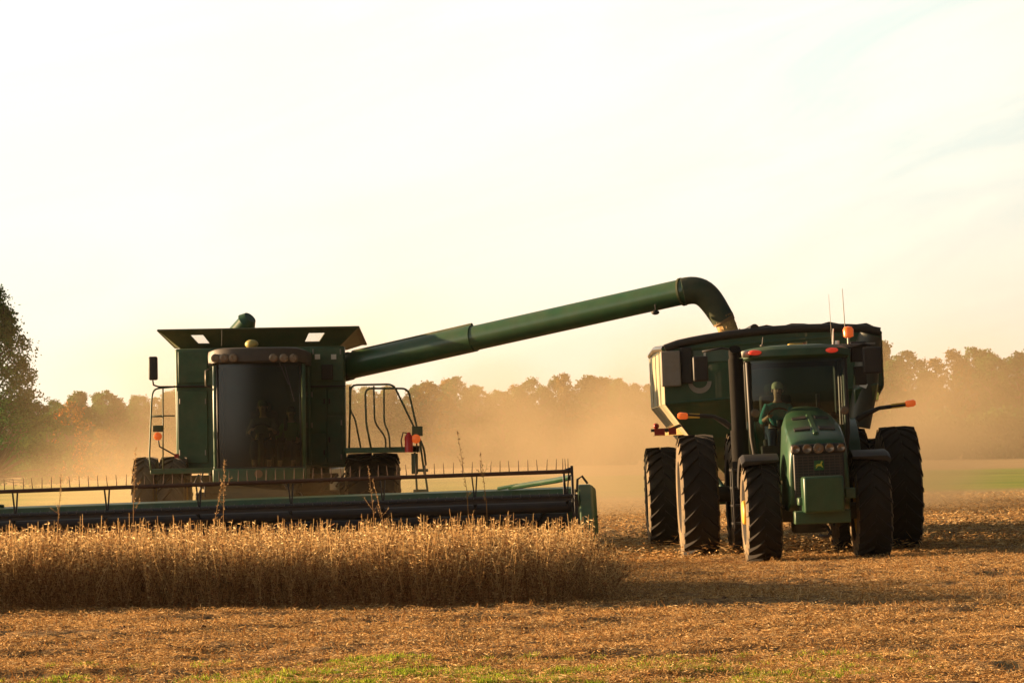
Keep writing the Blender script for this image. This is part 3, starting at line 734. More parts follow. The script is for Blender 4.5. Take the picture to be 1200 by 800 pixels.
# black gaskets down the glass edges
gk = MB()
for x_ in (x0 + .085, x1 - .085): gk.tube([(x_, y0 + .175, zc0), (x_, y0 + .16, (zc0 + zc1) / 2), (x_, y0 + .21, zc1)], .02, 6)
gk.tube([Vector(p) + Vector((0, -.01, .02)) for p in wsec(zc0, .06, .05)], .018, 6); gk.build('gasket', BLACK, cabf, smooth=True)
wp = MB(); a = P(327, 423, YC - .12); b_ = P(338, 450, YC - .12); wp.tube([a, b_], .01, 6); wp.tube([P(333, 426, YC - .1), P(345, 470, YC - .1)], .012, 6); wp.build('wiper', BLACK, cabf)
# sill panel under the glass
sp_ = MB(); A_, B_ = wsec(Pz(564, YC), -.02, -.02), wsec(zc0 + .01, -.02, -.03)
def closed(sec, yb_): return list(sec) + [(sec[-1][0], yb_, sec[-1][2]), (sec[0][0], yb_, sec[0][2])]
sp_.loft([closed(A_, y0 + 1.2), closed(B_, y0 + 1.2)]); sp_.build('cab_sill', GREEN_D, C, bevel=.02)
em = MB(); em.lathe([(0, 0), (0, .075), (-.015, .075), (-.015, 0)], c=P(303, 555, YC - .06), axis='Y', n=20); em.build('emblem', mat('worn brown emblem', (.22, .11, .05), .6, dust=.5), C)
# roof visor
rf = MB(); zr0, zr1 = Pz(425, YC), Pz(407, YC)
def rsec(z, g, dy): 
    xa, xb = Px(244, YC) - g, Px(359, YC) + g; out = []
    for i in range(NU + 1):
        u = i / NU; out.append((xa + (xb - xa) * u, y0 - .12 + .26 * (2 * u - 1) ** 4 + .10 * (2 * u - 1) ** 2 + dy, z - (.045 * (2 * u - 1) ** 10)))
    return closed(out, y1 + .15)
rf.loft([rsec(zr0 + .01, -.03, .03), rsec(zr0 + .03, 0, 0), rsec(zr0 + .19, .01, 0), rsec(zr1 - .02, .0, .02), rsec(zr1 + .005, -.05, .08)])
roof = rf.build('cab_roof', GREY, C, smooth='auto')
for pxl in (252, 263, 274, 321, 333, 344):
    pz_ = P(pxl, 419.5, YC); u = (pz_.x - Px(244, YC)) / (Px(359, YC) - Px(244, YC)); yf = y0 - .14 + .26 * (2 * u - 1) ** 4 + .10 * (2 * u - 1) ** 2
    l_ = MB(); l_.lathe([(.02, .075), (-.03, .08), (-.035, .065), (-.025, 0)], c=(pz_.x, yf, pz_.z), axis='Y', n=18); l_.build('roof_lamp', LENS, roof, smooth='auto')
g_ = MB(); c0 = P(295, 405, YC + .15); g_.sphere((c0.x, c0.y, c0.z + .03), (.125, .115, .085), 18, 10); g_.lathe([(-.1, .03), (0, .03)], c=c0, axis='Z', n=10); g_.box((c0.x, c0.y, c0.z - .07), (.16, .10, .12)); g_.build('satellite_receiver', mat('receiver yellow', (.50, .42, .12), .45, dust=.3), roof, smooth='auto')
MB().tube([P(260, 405, YC + .3), P(260, 386, YC + .3)], .008, 6).build('antenna', BLACK, roof)
# side handrail on the windscreen, image left
MB().tube([P(247, 432, YC + .1), P(241, 434, YC), P(241, 452, YC), P(247, 455, YC + .1)], .014, 7).build('grab_handle', STEEL, cabf, smooth=True)
# interior: seats, console, steering
sx = (x0 + x1) / 2; zf = zc0 + .02
it = MB(); it.box((sx, y0 + 1.15, zf + .28), (.5, .5, .16)); it.box((sx, y0 + 1.42, zf + .68), (.5, .14, .75)); it.box((sx, y0 + 1.42, zf + 1.12), (.28, .10, .2)); it.box((sx, y0 + 1.15, zf + .1), (.35, .4, .2)); it.build('seat', INTER2, cabf, bevel=.04)
it = MB(); it.box((sx + .36, y0 + 1.0, zf + .5), (.16, .6, .1)); it.box((sx + .45, y0 + .7, zf + .8), (.06, .18, .25)); it.build('armrest_console', INTER, cabf, bevel=.02)
it = MB(); it.box((sx + .55, y0 + 1.25, zf + .25), (.34, .4, .14)); it.box((sx + .55, y0 + 1.46, zf + .5), (.34, .1, .45)); it.build('training_seat', INTER2, cabf, bevel=.03)
it = MB(); it.tube([(sx, y0 + .45, zf), (sx, y0 + .6, zf + .62)], .05, 10); 
it.tube([(sx + .19 * math.cos(t), y0 + .62 + .08 * math.sin(t), zf + .64 + .17 * math.sin(t)) for t in [i * math.pi / 8 for i in range(17)]], .016, 8, cap=False); it.build('steering_column', INTER, cabf, smooth='auto')
MB().box((sx, (y0 + y1) / 2, zc0), (x1 - x0 - .1, y1 - y0 - .3, .06)).build('cab_floor', INTER, cabf)
# --- feeder house and underside
fh = MB(); fh.hexa([(-.7, -5.1, .2), (.7, -5.1, .2), (.7, .4, .85), (-.7, .4, .85)], [(-.7, -5.1, .72), (.7, -5.1, .72), (.7, .4, 1.32), (-.7, .4, 1.32)]); fh.build('feeder_house', mat('dusty dark feeder steel', (.012, .014, .008), .95, spec=.1, dust=.15, dustcol=(.14, .09, .04)), C, bevel=.03)
ub = MB(); zz0 = Pz(575, 61.5)
ub.hexa([(-1.0, -.3, 1.0), (1.0, -.3, 1.0), (1.0, 1.0, 1.0), (-1.0, 1.0, 1.0)], [(Px(213, 61.5), -.5, Pz(556, 61.5)), (Px(392, 61.5), -.5, Pz(556, 61.5)), (Px(392, 61.5), 1.0, Pz(556, 61.5)), (Px(213, 61.5), 1.0, Pz(556, 61.5))])
ub.box((0, .2, .85), (2.7, .35, .4)); ub.build('front_axle', mat('dark chassis', (.03, .04, .025), .7, dust=.45), C, bevel=.03)
# --- platform, railing, ladder on the image-right side
pf = MB(); a = P(404, 531, 61.2); b_ = P(491, 523, 61.2); pf.box(((a.x + b_.x) / 2, a.y + .45, (a.z + b_.z) / 2), (b_.x - a.x, .9, b_.z - a.z)); 
pf.build('platform', GREEN_D, C, bevel=.012); pf = MB()
a2 = P(176, 553, 61.3); b2 = P(248, 548, 61.3); pf.box(((a2.x + b2.x) / 2, a2.y + .4, (a2.z + b2.z) / 2 - .02), (b2.x - a2.x, .8, .1)); 
pf.build('platform', GREEN_D, C, bevel=.012)
RAILM = mat('green rail tube', (.03, .07, .035), .4, dust=.3)
def rail(pts_, Yw, r=.018, nm='railing', mt=None):
    q = [P(x, y, Yw) for x, y in pts_]; out = [q[0]]
    for i in range(1, len(q) - 1):   # rounded corners
        a_, b__, c__ = q[i - 1], q[i], q[i + 1]; d1 = (a_ - b__); d2 = (c__ - b__); k1 = min(.12, d1.length * .4); k2 = min(.12, d2.length * .4)
        s0 = b__ + d1.normalized() * k1; s1 = b__ + d2.normalized() * k2
        for t in (0, .25, .5, .75, 1): out.append(s0 * (1 - t) ** 2 + b__ * 2 * t * (1 - t) + s1 * t * t)
    out.append(q[-1]); return MB().tube(out, r, 8).build(nm, mt or RAILM, C, smooth=True)
rail([(409, 528), (411, 451), (461, 450), (497, 525), (499, 545)], 61.9, .019)
rail([(423, 526), (416, 490), (410, 480), (410, 452)], 61.95, .016)
rail([(435, 526), (429, 495), (428, 455), (478, 455), (492, 516), (498, 560)], 61.15, .019)
rail([(452, 526), (452, 512), (439, 495), (438, 452)], 61.9, .016)
rail([(457, 526), (456, 508), (450, 495), (450, 456)], 61.15, .016)
rail([(177, 551), (175, 535), (178, 462), (182, 455), (206, 453)], 61.3, .017, mt=GREEN_D)
rail([(191, 551), (191, 455)], 61.3, .014); rail([(177, 488), (192, 488)], 61.3, .012)
rail([(177, 487), (205, 487)], 62.1, .012)
# ladder
ld = MB()
for (xa, ya), (xb, yb_) in (((486, 530), (489, 582)), ((497, 545), (502, 582))): ld.tube([P(xa, ya, 61.1), P(xb, yb_, 61.0)], .022, 6)
ld.hexa([P(478, 529, 61.2), P(490, 529, 61.2), P(490, 529, 61.6), P(478, 529, 61.6)], [P(474, 522, 61.2), P(492, 522, 61.2), P(492, 522, 61.6), P(474, 522, 61.6)])
ld.box(P(486, 543, 61.15), (.12, .12, .38)); lad = ld.build('ladder', RAILM, C, bevel=.006)
for yy_ in (551, 575): 
    a = P(486, yy_, 61.05); b_ = P(500, yy_, 61.05); MB().box(((a.x + b_.x) / 2, a.y + .05, a.z), (b_.x - a.x + .05, .18, .055)).build('step', RAILM, lad, bevel=.008)
a = P(479, 519, 61.0); fe = MB().lathe([(-.17, 0), (-.17, .075), (.12, .078), (.16, .045), (.2, .03), (.2, 0)], c=a, axis='Z', n=16); fe = fe.build('fire_extinguisher', RED_E, C, smooth='auto')
MB().tube([a + Vector((0, 0, .18)), a + Vector((-.10, -.02, .2)), a + Vector((-.14, 0, .05)), a + Vector((-.12, 0, -.12))], .014, 6).build('hose', BLACK, fe, smooth=True)
def beacon(pt, post, mtr=ORANGE, r=.075, par=None):
    o = MB().lathe([(-.09, 0), (-.09, r), (.0, r), (.07, r * .8), (.1, r * .4), (.105, 0)], c=pt, axis='Z', n=18).build('warning_lamp', mtr, par or C, smooth='auto')
    MB().tube(post, .014, 6).build('lamp_bracket', BLACK, o, smooth=True); return o
def disclamp(pt, r, mtr, par, post=None, sc=(1, 1)):
    o = MB().lathe([(.03, 0), (.03, r), (-.03, r), (-.05, r * .7), (-.055, 0)], c=pt, axis='Y', n=20).build('warning_lamp', mtr, par, smooth='auto')
    if post: MB().tube(post, .014, 6).build('lamp_bracket', BLACK, o, smooth=True)
    return o
disclamp(P(487.5, 514, 61.0), .085, ORANGE, C, [P(489, 530, 61.05), P(488, 516, 61.04)])
bx = MB(); q = P(489, 505, 61.05); bx.box(q, (.2, .06, .18)); bx.build('lamp_housing', GREEN_T, C, bevel=.01)
disclamp(P(185, 511, 60.9), .075, ORANGE, C, [P(185, 513, 60.94), P(187, 523, 61), P(207, 534, 61.4)])
bx = MB(); bx.box(P(185, 502, 60.95), (.19, .07, .12)); bx.build('lamp_housing', GREEN_T, C, bevel=.01)
MB().box(P(207, 534, 61.35), (.08, .06, .08)).build('red_reflector', RED, C)
# mirror
mr_ = MB(); q = P(179.5, 431.5, 61.0); mr_.box(q, (.17, .08, .44)); mo = mr_.build('mirror', BLACK, C, bevel=.035, seg=3)
MB().box(q + Vector((0, .045, 0)), (.13, .01, .38)).build('mirror_glass', MIRR, mo)
MB().tube([P(179, 446, 61.03), P(180, 451, 61.1), P(186, 453, 61.3), P(245, 453, 61.3)], .016, 7).build('mirror_arm', BLACK, mo, smooth=True)
# hydraulic hoses under the platform
for hp_, hr_ in (([P(233, 556, 61), P(228, 566, 60.9), P(236, 572, 60.8), P(231, 582, 60.5)], .02), ([P(238, 553, 61), P(236, 562, 60.9), P(240, 570, 60.8), P(240, 582, 60.5)], .015), ([P(396, 556, 61.2), P(388, 566, 61.1)], .025), ([P(404, 554, 61.2), P(394, 570, 61.1)], .02), ([P(440, 534, 61.6), P(425, 540, 61.5), P(405, 536, 61.5)], .012), ([P(330, 562, 60.6), P(338, 574, 60.4), P(352, 578, 60.2), P(356, 586, 59.5)], .022)):
    MB().tube(hp_, hr_, 7).build('hydraulic_hose', BLACK, C, smooth=True)
for s_y in (-1, 1):   # lift cylinders of the header
    q = MB(); q.tube([(s_y * .62, -.1, .95), (s_y * .66, -2.2, .62)], .055, 12); q.tube([(s_y * .66, -2.2, .62), (s_y * .68, -3.4, .45)], .03, 10); q.build('lift_cylinder', STEEL, C, smooth='auto')
for hx_, hy_ in ((380, 470), (386, 470), (386, 515), (380, 530)):
    q = MB(); v = P(hx_, hy_, YB - .06); q.box(v, (.03, .03, .10)); q.build('door_handle', BLACK, C, bevel=.006)
for hx_, hy_ in ((365.5, 462), (365.5, 498), (400, 495), (400, 535), (211, 470), (211, 530), (241, 470), (241, 530), (367, 412), (399, 412)):
    q = MB(); v = P(hx_, hy_, YB - .05); q.tube([v - Vector((0, 0, .05)), v + Vector((0, 0, .05))], .014, 8); q.build('hinge', STEEL, C, smooth='auto')
# wheels
rad_c = .88
wr = (Px(404, 61.6, 560) + Px(466, 61.6, 560)) / 2; ww = Px(466, 61.6, 560) - Px(404, 61.6, 560)
wheel(C, wr, .35, rad_c, ww, 1, RUBBER, lugs=20, zc=rad_c - .02, rimr=.42)
wa, wb, wc = Px(156, 61.8, 560), Px(184, 61.8, 560), Px(219, 61.8, 560)
wheel(C, (wb + wc) / 2 + .0, .35, rad_c, (wc - wb) * .94, -1, RUBBER_D, lugs=20, rimr=.42)
wheel(C, (wa + wb) / 2 - .03, .35, rad_c, (wb - wa) * .96, -1, RUBBER_D, lugs=20, rimr=.42)
for sx_ in (-1.35, 1.35): wheel(C, sx_, 4.4, .62, .42, sx_ / 1.35, RUBBER_D, lugs=16)
# --- unloading auger
YA0, YA1 = 62.9, 59.6
ax0 = P(404, 430, YA0); ax1 = P(806, 340.5, YA1)
dirA = (ax1 - ax0).normalized(); rA = .245
au = MB(); au.tube([ax0, ax0.lerp(ax1, .39)], rA * 1.04, 28); au.tube([ax0.lerp(ax1, .39), ax1], rA * .96, 28)
aug = au.build('unloading_auger', GREEN, C, smooth='auto')
cv = MB(); n_ = Vector((0, 0, 1)); upA = (n_ - dirA * n_.dot(dirA)).normalized(); 
cv.tube([ax0.lerp(ax1, .03) + upA * rA * .93, ax0.lerp(ax1, .39) + upA * rA * .97], .055, 8); cv.build('cover_strip', GREEN_T, aug, smooth='auto')
cb = MB(); 
for t in (.985,): 
    c_ = ax0.lerp(ax1, t); cb.tube([c_ - dirA * .02, c_ + dirA * .02], rA * 1.06, 28)
cb.build('collar', GREEN_T, aug, smooth='auto')
pv = MB(); pv.tube([ax0 - dirA * .25, ax0 + dirA * .12], [rA * 1.15, rA * 1.12], 24); pv.tube([ax0 + Vector((-.42, 0, -.9)), ax0 + Vector((-.42, 0, .1))], .26, 20); pv.build('auger_elbow', mat('dark grey casting', (.04, .042, .038), .55, dust=.35), aug, smooth='auto')
# curved spout
def bez(t):
    a_, b__, c__, d__ = (800, 341.8), (826, 335), (832, 350), (848, 375)
    return tuple(a_[i] * (1 - t) ** 3 + 3 * b__[i] * t * (1 - t) ** 2 + 3 * c__[i] * t * t * (1 - t) + d__[i] * t ** 3 for i in (0, 1))
sp2 = [P(*bez(i / 14), YA1) for i in range(15)]
MB().tube(sp2, [rA * (1.02 - .16 * (i / 14) ** 2) for i in range(15)], 28).build('spout', mat('dark spout', (.022, .055, .028), .42, dust=.25), aug, smooth='auto')
MB().tube([P(846, 371, YA1), P(849, 378, YA1)], [rA * .87, rA * .84], 22, cap=False).build('spout_boot', mat('tan rubber boot', (.33, .19, .07), .7, dust=.5), aug, smooth='auto')
q = P(768, 366, YA1 + .1); la_ = MB(); la_.sphere(q, (.075, .07, .045), 12, 8); la_.tube([q, q + Vector((.0, 0, .16))], .012, 6); la_.build('auger_lamp', BLACK, aug, smooth='auto')
# --- header
YH = 56.3; hy = YH - CY; tiltH = math.tan(R(1.05)); HC = -.02 # header leans a little with the ground
H0 = P(312, 600, YH).x
hx0, hx1 = -5.55, P(674, 575, YH - .3).x
hmid = (hx0 + hx1) / 2; HW = hx1 - hmid; hx0 = hmid - HW
HR = Matrix.Translation((hmid, hy, 0)) @ Matrix.Rotation(-R(1.05), 4, 'Y')
def hb(mb, name, mt, par=None, **k):
    mb.v = [tuple(HR @ Vector(v)) for v in mb.v]; return mb.build(name, mt, par or C, **k)
W_ = HW
ref = HR @ Vector((W_, 0, 0))
zoff = 0.0
hf = MB()
zt_ = Pz(583, YH + 1.2, 460) + .0
hf.box((0, 1.25, .50), (2 * W_, .04, .78))
hf.hexa([(-W_, .95, zt_ - .12), (W_, .95, zt_ - .12), (W_, 1.3, zt_ - .12), (-W_, 1.3, zt_ - .12)], [(-W_, 1.05, zt_ + .01), (W_, 1.05, zt_ + .01), (W_, 1.3, zt_ + .04), (-W_, 1.3, zt_ + .04)])
hf.hexa([(-W_, 0, .07), (W_, 0, .07), (W_, 1.25, .05), (-W_, 1.25, .05)], [(-W_, 0, .10), (W_, 0, .10), (W_, 1.25, .14), (-W_, 1.25, .14)])
hfo = hb(hf, 'header_frame', GREEN_D, bevel=.012)
lp = MB(); lp.box((0, .93, zt_ - .11), (2 * W_ - .2, .03, .03)); hb(lp, 'sheet_lip', STEEL, hfo)
fs_ = MB(); fs_.tube([(-W_ + .1, .72, .42), (W_ - .1, .72, .42)], .16, 16)
NT = 220
for sgn in (-1, 1):
    for i in range(NT // 2):
        a0_, a1_ = i / 10 * math.pi, (i + 1) / 10 * math.pi
        xa_ = sgn * (W_ - .15) * (1 - i / (NT / 2)); xb_ = sgn * (W_ - .15) * (1 - (i + 1) / (NT / 2))
        a0_ *= sgn; a1_ *= sgn
        q = [(xa_, .72 + .15 * math.cos(a0_), .42 + .15 * math.sin(a0_)), (xa_, .72 + .27 * math.cos(a0_), .42 + .27 * math.sin(a0_)), (xb_, .72 + .27 * math.cos(a1_), .42 + .27 * math.sin(a1_)), (xb_, .72 + .15 * math.cos(a1_), .42 + .15 * math.sin(a1_))]
        fs_.hexa(q, [(x_ + .008, y_, z_) for x_, y_, z_ in q])
hb(fs_, 'cross_auger', NAVY, hfo)
cbm = MB(); cbm.box((0, -.03, .07), (2 * W_, .1, .03))
k_ = -W_ + .05
while k_ < W_: cbm.hexa([(k_ - .02, -.06, .055), (k_ + .02, -.06, .055), (k_ + .004, -.2, .06), (k_ - .004, -.2, .06)], [(k_ - .02, -.06, .09), (k_ + .02, -.06, .09), (k_ + .004, -.2, .065), (k_ - .004, -.2, .065)]); k_ += .0762
hb(cbm, 'cutter_bar', STEEL, hfo)
# reel
rz_, rr_ = .66, .60
ryc = -.05
ztopbat = Pz(562, YH, 560)
rl = MB(); rl.tube([(-W_ + .05, ryc, rz_), (W_ - .05, ryc, rz_)], .10, 14)
nsp = 7
spx = [-W_ + .12 + (2 * W_ - .24) * i / nsp for i in range(nsp + 1)]
for sxx in spx:
    for b5 in range(5):
        a = math.pi / 2 + b5 * 2 * math.pi / 5
        for off in (-.045, .045):
            rl.hexa([(sxx - .012, ryc + .1 * math.cos(a) , rz_ + .1 * math.sin(a)), (sxx + .012, ryc + .1 * math.cos(a), rz_ + .1 * math.sin(a)), (sxx + .012, ryc + .1 * math.cos(a) + .05, rz_ + .1 * math.sin(a)), (sxx - .012, ryc + .1 * math.cos(a) + .05, rz_ + .1 * math.sin(a))],
                    [(sxx + off - .012, ryc + rr_ * math.cos(a), rz_ + rr_ * math.sin(a)), (sxx + off + .012, ryc + rr_ * math.cos(a), rz_ + rr_ * math.sin(a)), (sxx + off + .012, ryc + rr_ * math.cos(a) + .05, rz_ + rr_ * math.sin(a)), (sxx + off - .012, ryc + rr_ * math.cos(a) + .05, rz_ + rr_ * math.sin(a))])
reel = hb(rl, 'reel', NAVY)
tine = MB().tube([(0, 0, 0), (0, -.005, .10), (0, -.012, .19)], [.0085, .007, .004], 5).mesh('tine', RUST)
for b5 in range(5):
    a = math.pi / 2 + b5 * 2 * math.pi / 5
    bt = MB(); cy_, cz_ = ryc + rr_ * math.cos(a), rz_ + rr_ * math.sin(a); bt.tube([(-W_ + .03, cy_, cz_), (W_ - .03, cy_, cz_)], .036, 10)
    if b5 in (2, 3): bt.box((0, cy_, cz_ + .0), (2 * W_ - .1, .03, .10))
    if b5 in (1, 4): bt.box((0, cy_, cz_ - .05), (2 * W_ - .1, .03, .06))
    if b5:
        x_ = -W_ + .1
        while x_ < W_ - .05:
            bt.tube([(x_, cy_, cz_), (x_, cy_ + .16 * math.cos(a), cz_ + .16 * math.sin(a))], [.008, .004], 4); x_ += .16
    hb(bt, 'bat', RUST if b5 == 0 else NAVY, reel, smooth='auto')
x_ = -W_ + .08; nti = 0
while x_ < W_ - .04:
    o = bpy.data.objects.new('tine', tine); COL.objects.link(o); o.parent = reel; o.location = HR @ Vector((x_, ryc, rz_ + rr_ + .03)); o.rotation_euler = (rnd(-.1, .1), -R(1.05) + rnd(-.09, .09), 0); x_ += .16; nti += 1
for q_ in (-.055, .035):
    o = bpy.data.objects.new('tine', tine); COL.objects.link(o); o.parent = reel; o.location = HR @ Vector((W_ - .12 + q_, ryc, rz_ + rr_ + .03))
# reel end frames and arms, dividers
for s in (-1, 1):
    ef = MB(); ef.box((s * (W_ - .02), ryc - .02, rz_ + .12), (.045, .10, 1.15)); ef.box((s * (W_ - .16), ryc + .02, rz_ + .3), (.04, .05, .62)); ef.tube([(s * (W_ - .0), ryc, rz_ + .66), (s * (W_ - .18), ryc, rz_ + .60)], .028, 8)
    ef.lathe([(s * (W_ + .01), .0), (s * (W_ + .01), .3), (s * (W_ + .03), .3), (s * (W_ + .03), 0)], c=(0, ryc, rz_), n=24); hb(ef, 'reel_end_frame', NAVY, reel, bevel=.006)
    ra = MB(); ra.tube([(s * (W_ - .03), ryc + .05, rz_ + .50), (s * (W_ - .30), .30, rz_ + .45), (s * (W_ - 1.1), 1.1, zt_ + .06)], [.05, .05, .045], 8); ra.tube([(s * (W_ - .95), .95, zt_ + .10), (s * (W_ - 1.3), 1.2, zt_ + .05)], .03, 8); hb(ra, 'reel_arm', GREEN, hfo, smooth='auto')
    ep = MB()
    def sec(x, g): return [(x, -1.0 + g * .3, .07), (x, -.9 + g, .25 - g), (x, -.3 + g, .85 - g), (x, -.05 + g, 1.02 - g), (x, .9, 1.02 - g), (x, 1.25 - g, .92 - g), (x, 1.3 - g, .07)]
    ep.loft([sec(s * (W_ + .08), 0), sec(s * (W_ + .30), 0), sec(s * (W_ + .38), .08)]); hb(ep, 'crop_divider', GREEN_D, hfo, bevel=.03, seg=3)
    tb = MB(); tb.tube([(s * (W_ + .05), -.1, .9), (s * (W_ + .07), -.08, 1.12), (s * (W_ + .15), -.05, 1.17), (s * (W_ + .24), -.05, 1.04)], .022, 8); tb.box((s * (W_ + .03), -.2, .62), (.07, .5, .5)); tb.box((s * (W_ + .24), -.55, .48), (.3, .02, .03)); hb(tb, 'end_bracket', NAVY, hfo, bevel=.004)
    MBx = MB().box((s * (W_ - .45), -.62, .80), (.14, .01, .04)); hb(MBx, 'reflector_decal', CREAM, reel) if s > 0 else None
# operator and passenger
person('seated person in grey shirt and cap behind the combine windscreen', (CX + sx, CY + y0 + 1.12, zf + .36), 0, SHIRT_G, cap=CAPM)
person('passenger in bright green shirt on the small seat in the combine cab', (CX + sx + .52, CY + y0 + 1.2, zf + .32), R(-8), SHIRT_L, arms='lap', scale=.9)

# ================================================================== TRACTOR
TX, TY = 4.62, 50.3
tractor = empty('tractor', (TX, TY, 0), (0, -R(1.4), 0)); tag(tractor, 'green tractor with dual rear wheels pulling the grain cart toward the camera', 'tractor')
TMi = (Matrix.Translation((TX, TY, 0)) @ Matrix.Rotation(-R(1.4), 4, 'Y')).inverted()
def T(px, py, ly): return TMi @ at(px, py, TY + ly)
K = tractor
# front wheels / rear duals
for s in (-1, 1):
    wheel(K, s * .835, 0, .77, .54, s, RUBBER, lugs=20, hubout=.10, rimr=.44)
    wheel(K, s * .84, 3.05, 1.0, .58, s, RUBBER, lugs=22, rimr=.52, hub=False)
    wheel(K, s * 1.63, 3.05, 1.0, .60, s, RUBBER, lugs=22, rimr=.52)
# hood (lofted)
def hsec(y, ztop_, wtop, wbot, zlow, rnd_=.10):
    out = []
    for s in (-1, 1):
        pts_ = [(s * wbot, zlow), (s * wbot, zlow + (ztop_ - zlow) * .45), (s * (wbot * .55 + wtop * .45), ztop_ - .22), (s * wtop, ztop_ - .06), (s * wtop * .72, ztop_ - .012), (s * wtop * .3, ztop_)]
        out += pts_ if s < 0 else pts_[::-1]
    return [(x, y, z) for x, z in out]
hood = MB(); hood.loft([hsec(-.78, 1.74, .38, .43, 1.0), hsec(-.74, 1.82, .40, .45, .85), hsec(-.55, 1.92, .42, .475, .75), hsec(0, 2.08, .42, .48, .75), hsec(.7, 2.25, .36, .46, .75), hsec(1.15, 2.33, .28, .40, .80), hsec(1.45, 2.35, .20, .34, .85)])
ho = hood.build('hood', GREEN, K, smooth='auto')
sb = ho.modifiers.new('bevel', 'BEVEL'); sb.width = .02; sb.segments = 2; sb.limit_method = 'ANGLE'; sb.angle_limit = R(30)
vt = MB()
for y_, z_, w_h in ((-.42, 1.99, .31), (.22, 2.155, .28)):
    for s in (-1, 1): vt.hexa([(s * .07, y_, z_ - .03), (s * w_h, y_, z_ - .05), (s * w_h, y_ + .17, z_ - .02), (s * .07, y_ + .17, z_ + .0)], [(s * .07, y_, z_), (s * w_h, y_, z_ - .018), (s * w_h, y_ + .17, z_ + .012), (s * .07, y_ + .17, z_ + .038)])
vt.build('hood_vent', BLACK, ho)
rg = MB(); rg.hexa([(-.045, -.60, 1.895), (.045, -.60, 1.895), (.06, .5, 2.185), (-.06, .5, 2.185)], [(-.035, -.60, 1.935), (.035, -.60, 1.935), (.04, .5, 2.22), (-.04, .5, 2.22)]); rg.build('hood_ridge', GREEN, ho, bevel=.01)
gr = MB(); gr.box((0, -.80, 1.24), (.76, .06, .82)); gro = gr.build('grille', BLACK, ho, bevel=.02)
gl_ = MB()
for i in range(17): gl_.box((0, -.836, .90 + i * .042), (.70, .012, .012))
for i in range(9): gl_.box((-.32 + i * .08, -.838, 1.24), (.008, .010, .68))
gl_.build('grille_slats', mat('grille mesh', (.035, .03, .028), .5, dust=.25), gro)
lb = MB(); lb.box((0, -.81, 1.68), (.82, .10, .15)); lbo = lb.build('headlight_bar', BLACK, ho, bevel=.03)
for x_, r_ in ((-.34, .062), (-.17, .070), (0, .078), (.17, .070), (.34, .062)):
    MB().lathe([(.01, r_ * 1.0), (-.03, r_), (-.035, r_ * .85), (-.018, 0)], c=(x_, -.862, 1.685), axis='Y', n=20).build('headlight', LENS, lbo, smooth='auto')
# leaping deer badge on the grille
em = MB(); em.box((0, -.852, 1.43), (.15, .012, .15)); emo = em.build('badge', EMB_G, ho, bevel=.006)
deer = [(-.058, -.012), (-.03, .018), (.02, .022), (.03, .05), (.045, .062), (.056, .045), (.044, .036), (.038, .008), (.058, -.03), (.05, -.036), (.024, -.012), (-.02, -.012), (-.045, -.045), (-.054, -.04), (-.036, -.008)]
dm = MB(); dm.prism([(x, z + 1.43) for x, z in deer], 'Y', -.868, -.860); dm.build('deer_mark', EMB_Y, emo)
# weight block and carrier in front
wt = MB(); wt.box((.0, -1.22, 1.0), (.60, .50, .54)); wt.build('front_weight', GREEN, K, bevel=.035, seg=3)
wt = MB(); wt.box((0, -.95, .66), (.84, .35, .20)); wt.box((.42, -1.05, 1.0), (.16, .25, .16)); wt.box((-.30, -1.0, .9), (.12, .3, .12)); wt.build('weight_carrier', GREEN_D, K, bevel=.02)
hk = MB(); hk.tube([(.02, -.7, .5), (.08, -.85, .5), (.12, -.9, .42), (.08, -.92, .36), (-.05, -.9, .38)], .025, 8); hk.build('tow_hook', BLACK, K, smooth=True)
# chassis, axle, engine
ch = MB(); ch.box((0, .4, .85), (.62, 2.3, .5)); ch.box((0, 0, .70), (1.25, .28, .22)); ch.box((0, 2.7, .95), (.8, 1.4, .85)); ch.box((-.1, .2, .50), (.5, .6, .2)); ch.tube([(-1.6, 3.05, 1.0), (1.6, 3.05, 1.0)], .13, 14); ch.tube([(-.8, 0, .72), (.8, 0, .72)], .12, 12)
ch.box((0, .9, 1.25), (.6, 1.1, .6)); ch.build('chassis', mat('dark drivetrain', (.02, .032, .02), .6, dust=.3), K, bevel=.03)
tk = MB(); tk.box((-.62, 1.55, .86), (.45, 1.1, .55)); tk.box((.62, 1.55, .86), (.45, 1.1, .55)); tk.build('fuel_tank', BLACK, K, bevel=.07, seg=3)
stp_ = MB()
for i in range(4): stp_.box((-1.02, 1.65, .55 + .28 * i), (.32, .42, .035))
stp_.box((-1.15, 1.44, .95), (.03, .03, .95)); stp_.box((-1.15, 1.86, .95), (.03, .03, .95)); stp_.build('cab_steps', BLACK, K, bevel=.005)
# front fenders
for s in (-1, 1):
    fd = MB(); secs = []
    for i in range(9):
        a = R(62 + i * 11); r_ = .83; y_, z_ = -r_ * math.cos(a), .77 + r_ * math.sin(a)
        y2, z2 = -(r_ + .035) * math.cos(a), .77 + (r_ + .035) * math.sin(a)
        secs.append([(s * .56, y_, z_), (s * 1.08, y_, z_ - .05), (s * 1.12, y_, z_ - .10), (s * 1.14, y2, z2 - .05), (s * 1.08, y2, z2), (s * .56, y2, z2)])
    fd.loft(secs); fd.build('front_fender', BLACK, K, smooth='auto', bevel=.008)
